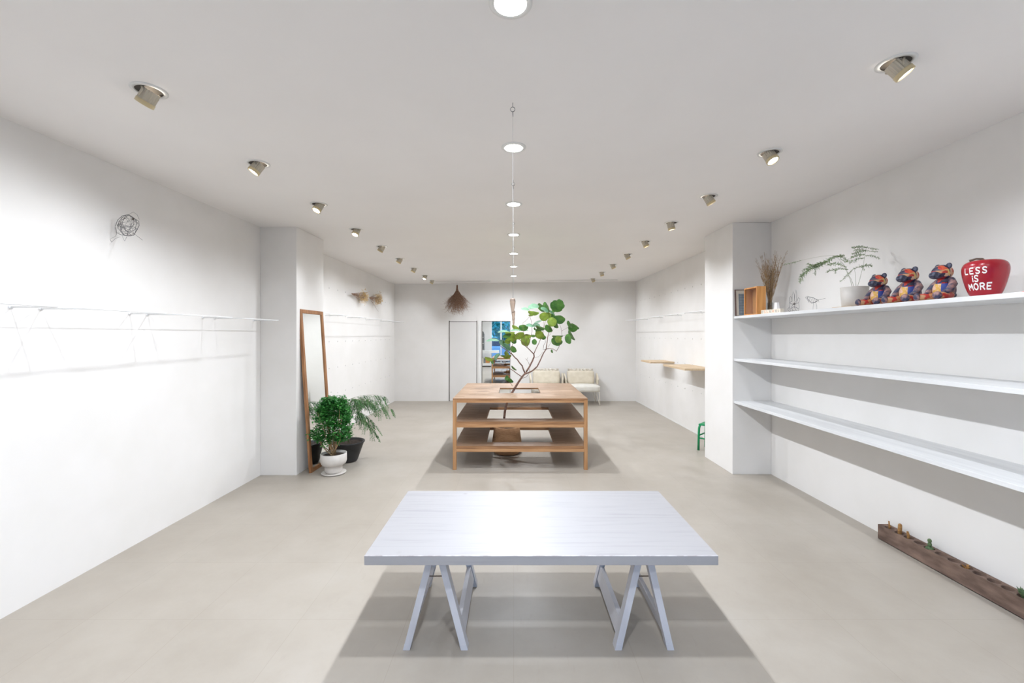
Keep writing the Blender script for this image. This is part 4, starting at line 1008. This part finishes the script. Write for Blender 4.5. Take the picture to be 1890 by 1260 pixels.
# ------------------------------------------------------------------ log planter with cacti
LX0, LX1, LH = 2.868, 2.952, .112; LY0, LY1 = 1.85, 3.36
hy = [3.30,3.215,3.14,3.06,2.985,2.905,2.82,2.74,2.665,2.585,2.51,2.43,2.35,2.27,2.19,2.11,2.03,1.95]
t = thing('log_planter', 'long dark weathered beam with planting holes on the floor by the right wall', 'planter', ((LX0+LX1)/2, (LY0+LY1)/2, 0))
oc = Vector(((LX0+LX1)/2, (LY0+LY1)/2, 0)); bm = B(); RR = random.Random(2)
ys = [LY1] + [(a+b2)/2 for a, b2 in zip(hy, hy[1:])] + [LY0]
x0, x1 = LX0-oc.x, LX1-oc.x
def V_(x, y, z): return bm.verts.new((x, y-oc.y, z))
for i, h in enumerate(hy):
    ya, yb = ys[i], ys[i+1]; n = 24; r = .030
    ring = [V_(r*math.cos(2*PI*k/n), h+r*math.sin(2*PI*k/n), LH-.002) for k in range(n)]
    low = [V_(r*.85*math.cos(2*PI*k/n), h+r*.85*math.sin(2*PI*k/n), LH-.035) for k in range(n)]
    outer = []
    for k in range(n):
        c_, s_ = math.cos(2*PI*k/n), math.sin(2*PI*k/n); m_ = max(abs(c_), abs(s_))
        outer.append(V_(x1*c_/m_, (h+(ya-h)*s_/m_) if s_ > 0 else (h+(h-yb)*s_/m_), LH+.0))
    for k in range(n):
        k2 = (k+1)%n; bm.faces.new((outer[k], outer[k2], ring[k2], ring[k])); bm.faces.new((ring[k], ring[k2], low[k2], low[k]))
        if math.cos(2*PI*(k+.5)/n) < -.7 or math.cos(2*PI*(k+.5)/n) > .7:
            a, b2 = outer[k].co, outer[k2].co
            bm.faces.new((outer[k], outer[k2], bm.verts.new((b2.x, b2.y, .004)), bm.verts.new((a.x, a.y, .004))))
    f = bm.faces.new(low); f.material_index = 1
for y, in ((LY1,), (LY0,)):
    c_ = [V_(x0,y,.004), V_(x1,y,.004), V_(x1,y,LH), V_(x0,y,LH)]; bm.faces.new(c_)
bm.faces.new([V_(x0,LY0,.0), V_(x1,LY0,.0), V_(x1,LY1,.0), V_(x0,LY1,.0)])
bmesh.ops.remove_doubles(bm, verts=bm.verts[:], dist=.0005)
obj('beam', bm, ['log', 'soil'], t)
def cactus(hi, kind, lab, mat):
    p = Vector((oc.x, hy[hi], LH-.035)); t = thing('cactus', lab, 'cactus', tuple(p), 0, 'cacti in the log planter'); bm = B(); RR = random.Random(hi*7)
    if kind == 'twig':
        tube(bm, [(0,0,0),(0,.005,.05),(.004,.014,.08)], [.008,.006,.004], 8); tube(bm, [(0,.005,.03),(0,-.012,.05)], [.005,.003], 8)
    elif kind == 'column':
        tube(bm, [(0,0,0),(0,0,.05),(.002,0,.085),(.002,0,.092)], [.012,.013,.013,.006], 12); ball(bm, (.002,0,.09), .0125, 12)
    elif kind == 'thin':
        tube(bm, [(0,0,0),(-.002,.004,.05),(-.004,.008,.075)], [.010,.009,.006], 10)
    elif kind == 'stack':
        ball(bm, (0,0,.028), (.024,.022,.020), 16); ball(bm, (.001,0,.058), (.012,.012,.016), 14); ball(bm, (0,0,.084), (.012,.012,.015), 14)
    elif kind == 'low':
        for k in range(8): a = RR.uniform(0,2*PI); tube(bm, [(0,0,.0),(.014*math.cos(a),.014*math.sin(a),.036),(.022*math.cos(a),.022*math.sin(a),.044)], [.005,.004,.002], 6)
    else:
        for k in range(14): a = RR.uniform(0,2*PI); leaflet(bm, Vector((0,0,.01)), Vector((math.cos(a)*.7, math.sin(a)*.7, 1)), Vector((0,0,1)), RR.uniform(.05,.08), .011)
    obj('stem', bm, mat, t)
cactus(0, 'twig', 'small withered brown twig cactus at the far end of the log planter', 'cactus_brown')
cactus(1, 'column', 'stubby golden brown column cactus, second from the far end of the log planter', 'cactus_brown')
cactus(2, 'thin', 'thin golden brown cactus, third from the far end of the log planter', 'cactus_brown')
cactus(4, 'stack', 'green cactus of stacked round segments in the log planter', 'cactus')
cactus(7, 'low', 'low yellowish dried succulent past the two empty holes of the log planter', 'cactus_brown')
cactus(11, 'leafy', 'dark green leafy succulent at the right edge of the photo in the log planter', 'cactus')

# ------------------------------------------------------------------ things behind the viewpoint, seen only in the back wall mirror
t = thing('console_table', 'white open console table by the shop window, seen in the back wall mirror', 'table', (-1.35, -.95, 0))
obj('tabletop', mb(box, -.62,.62,-.22,.22,.70,.82), 'trim_white', t); obj('lower_shelf', mb(box, -.62,.22,-.22,.22,.06,.19), 'trim_white', t)
for x in (-.62, .16): obj('side_panel', mb(box, x, x+.05,-.22,.22,.19,.70), 'trim_white', t)
obj('plinth', mb(box, -.60,.20,-.20,.20,0,.06), 'dark', t)
tag(obj('brown_box', mb(box, -.10,.10,-.12,.12,0,.24,.004), 'box_wood', loc=(-1.31,-.95,.1905)), 'brown box on the console table lower shelf, seen in the mirror', 'box')
for k in range(3): tag(obj('storage_box', mb(box, -.05,.05,-.14,.14,0,.27-.02*k,.003), ('grey_metal','paper','grey_metal')[k], loc=(-1.64+.105*k-.03,-.95,.1905)), 'upright storage box on the console lower shelf, ' + ('grey one farthest from the brown box', 'pale one between two grey ones', 'grey one beside the brown box')[k], 'box', 'storage boxes on the console')
t = thing('arched_rack', 'tall grey arched rack on the console table, seen at the mirror left edge', 'rack', (-1.62, -1.05, .8205))
bm = B(); prof_ = [(-.12,0),(-.12,.82),(-.085,.93),(0,.985),(.085,.93),(.12,.82),(.12,0)]
tube(bm, [(x,-.05,z) for x, z in prof_], .012, 8); tube(bm, [(x,.05,z) for x, z in prof_], .012, 8); obj('frame', bm, 'grey_metal', t)
obj('back_panel', mb(lambda bm: bm.faces.new([bm.verts.new((x,-.05,z)) for x, z in prof_])), 'grey_metal', t)
for z in (.0, .35, .65): obj('rack_shelf', mb(box, -.115,.115,-.05,.05,z,z+.015), 'trim_white', t)
# street outside
struct('ground_outside', mb(box, -8, 9, -14, YF-.13, -.2, -.1), 'asphalt')
o = obj('street_wall', mb(box, -7, 8, -9.3, -9, -.1, 1.42), 'street_grey'); tag(o, 'low grey wall across the street, seen through the shop window', 'wall')
o = obj('parked_van', mb(lambda bm: (box(bm, -2.6,1.6,-.8,.8,.3,1.03,.12), box(bm,-2.2,.8,-.72,.72,1.0,1.4,.12, 1), [lathe(bm, (x,.8,.30), [(0,-.1),(.3,-.1),(.3,.02),(0,.02)], 20, 0, Matrix.Rotation(PI/2,4,'X')) for x in (-1.7,.9)])), ['van_paint', 'street_grey'], loc=(-1.0,-6,-.1)); tag(o, 'pale grey van parked outside the shop window', 'car')
RR = random.Random(9)
for k, x in enumerate((-5.9, -2.75, .4, 3.55, 6.7)):
    t = thing('street_tree', 'leafy street tree outside the window, ' + ('leftmost', 'second from left', 'middle', 'second from right', 'rightmost')[k] + ' as seen from inside looking out', 'tree', (-x, -7.6-.3*(k%2), -.1), 0, 'street trees outside the shop')
    obj('trunk', mb(tube, [(0,0,0),(.05,0,1.2),(0,.05,2.3),(.02,0,3.2)], [.12,.1,.09,.05], 10), 'bark', t)
    bm = B()
    for j in range(2600):
        v = Vector((RR.gauss(0,1), RR.gauss(0,1), RR.gauss(0,1))).normalized()*RR.uniform(.5,1)**.5
        leaflet(bm, Vector((v.x*1.27, v.y*1.0, 2.75+v.z*1.6)), Vector((RR.gauss(0,1),RR.gauss(0,1),RR.gauss(0,1))), Vector((.1,.2,1)), .24, .09)
    obj('crown', bm, 'cyan_leaf', t)
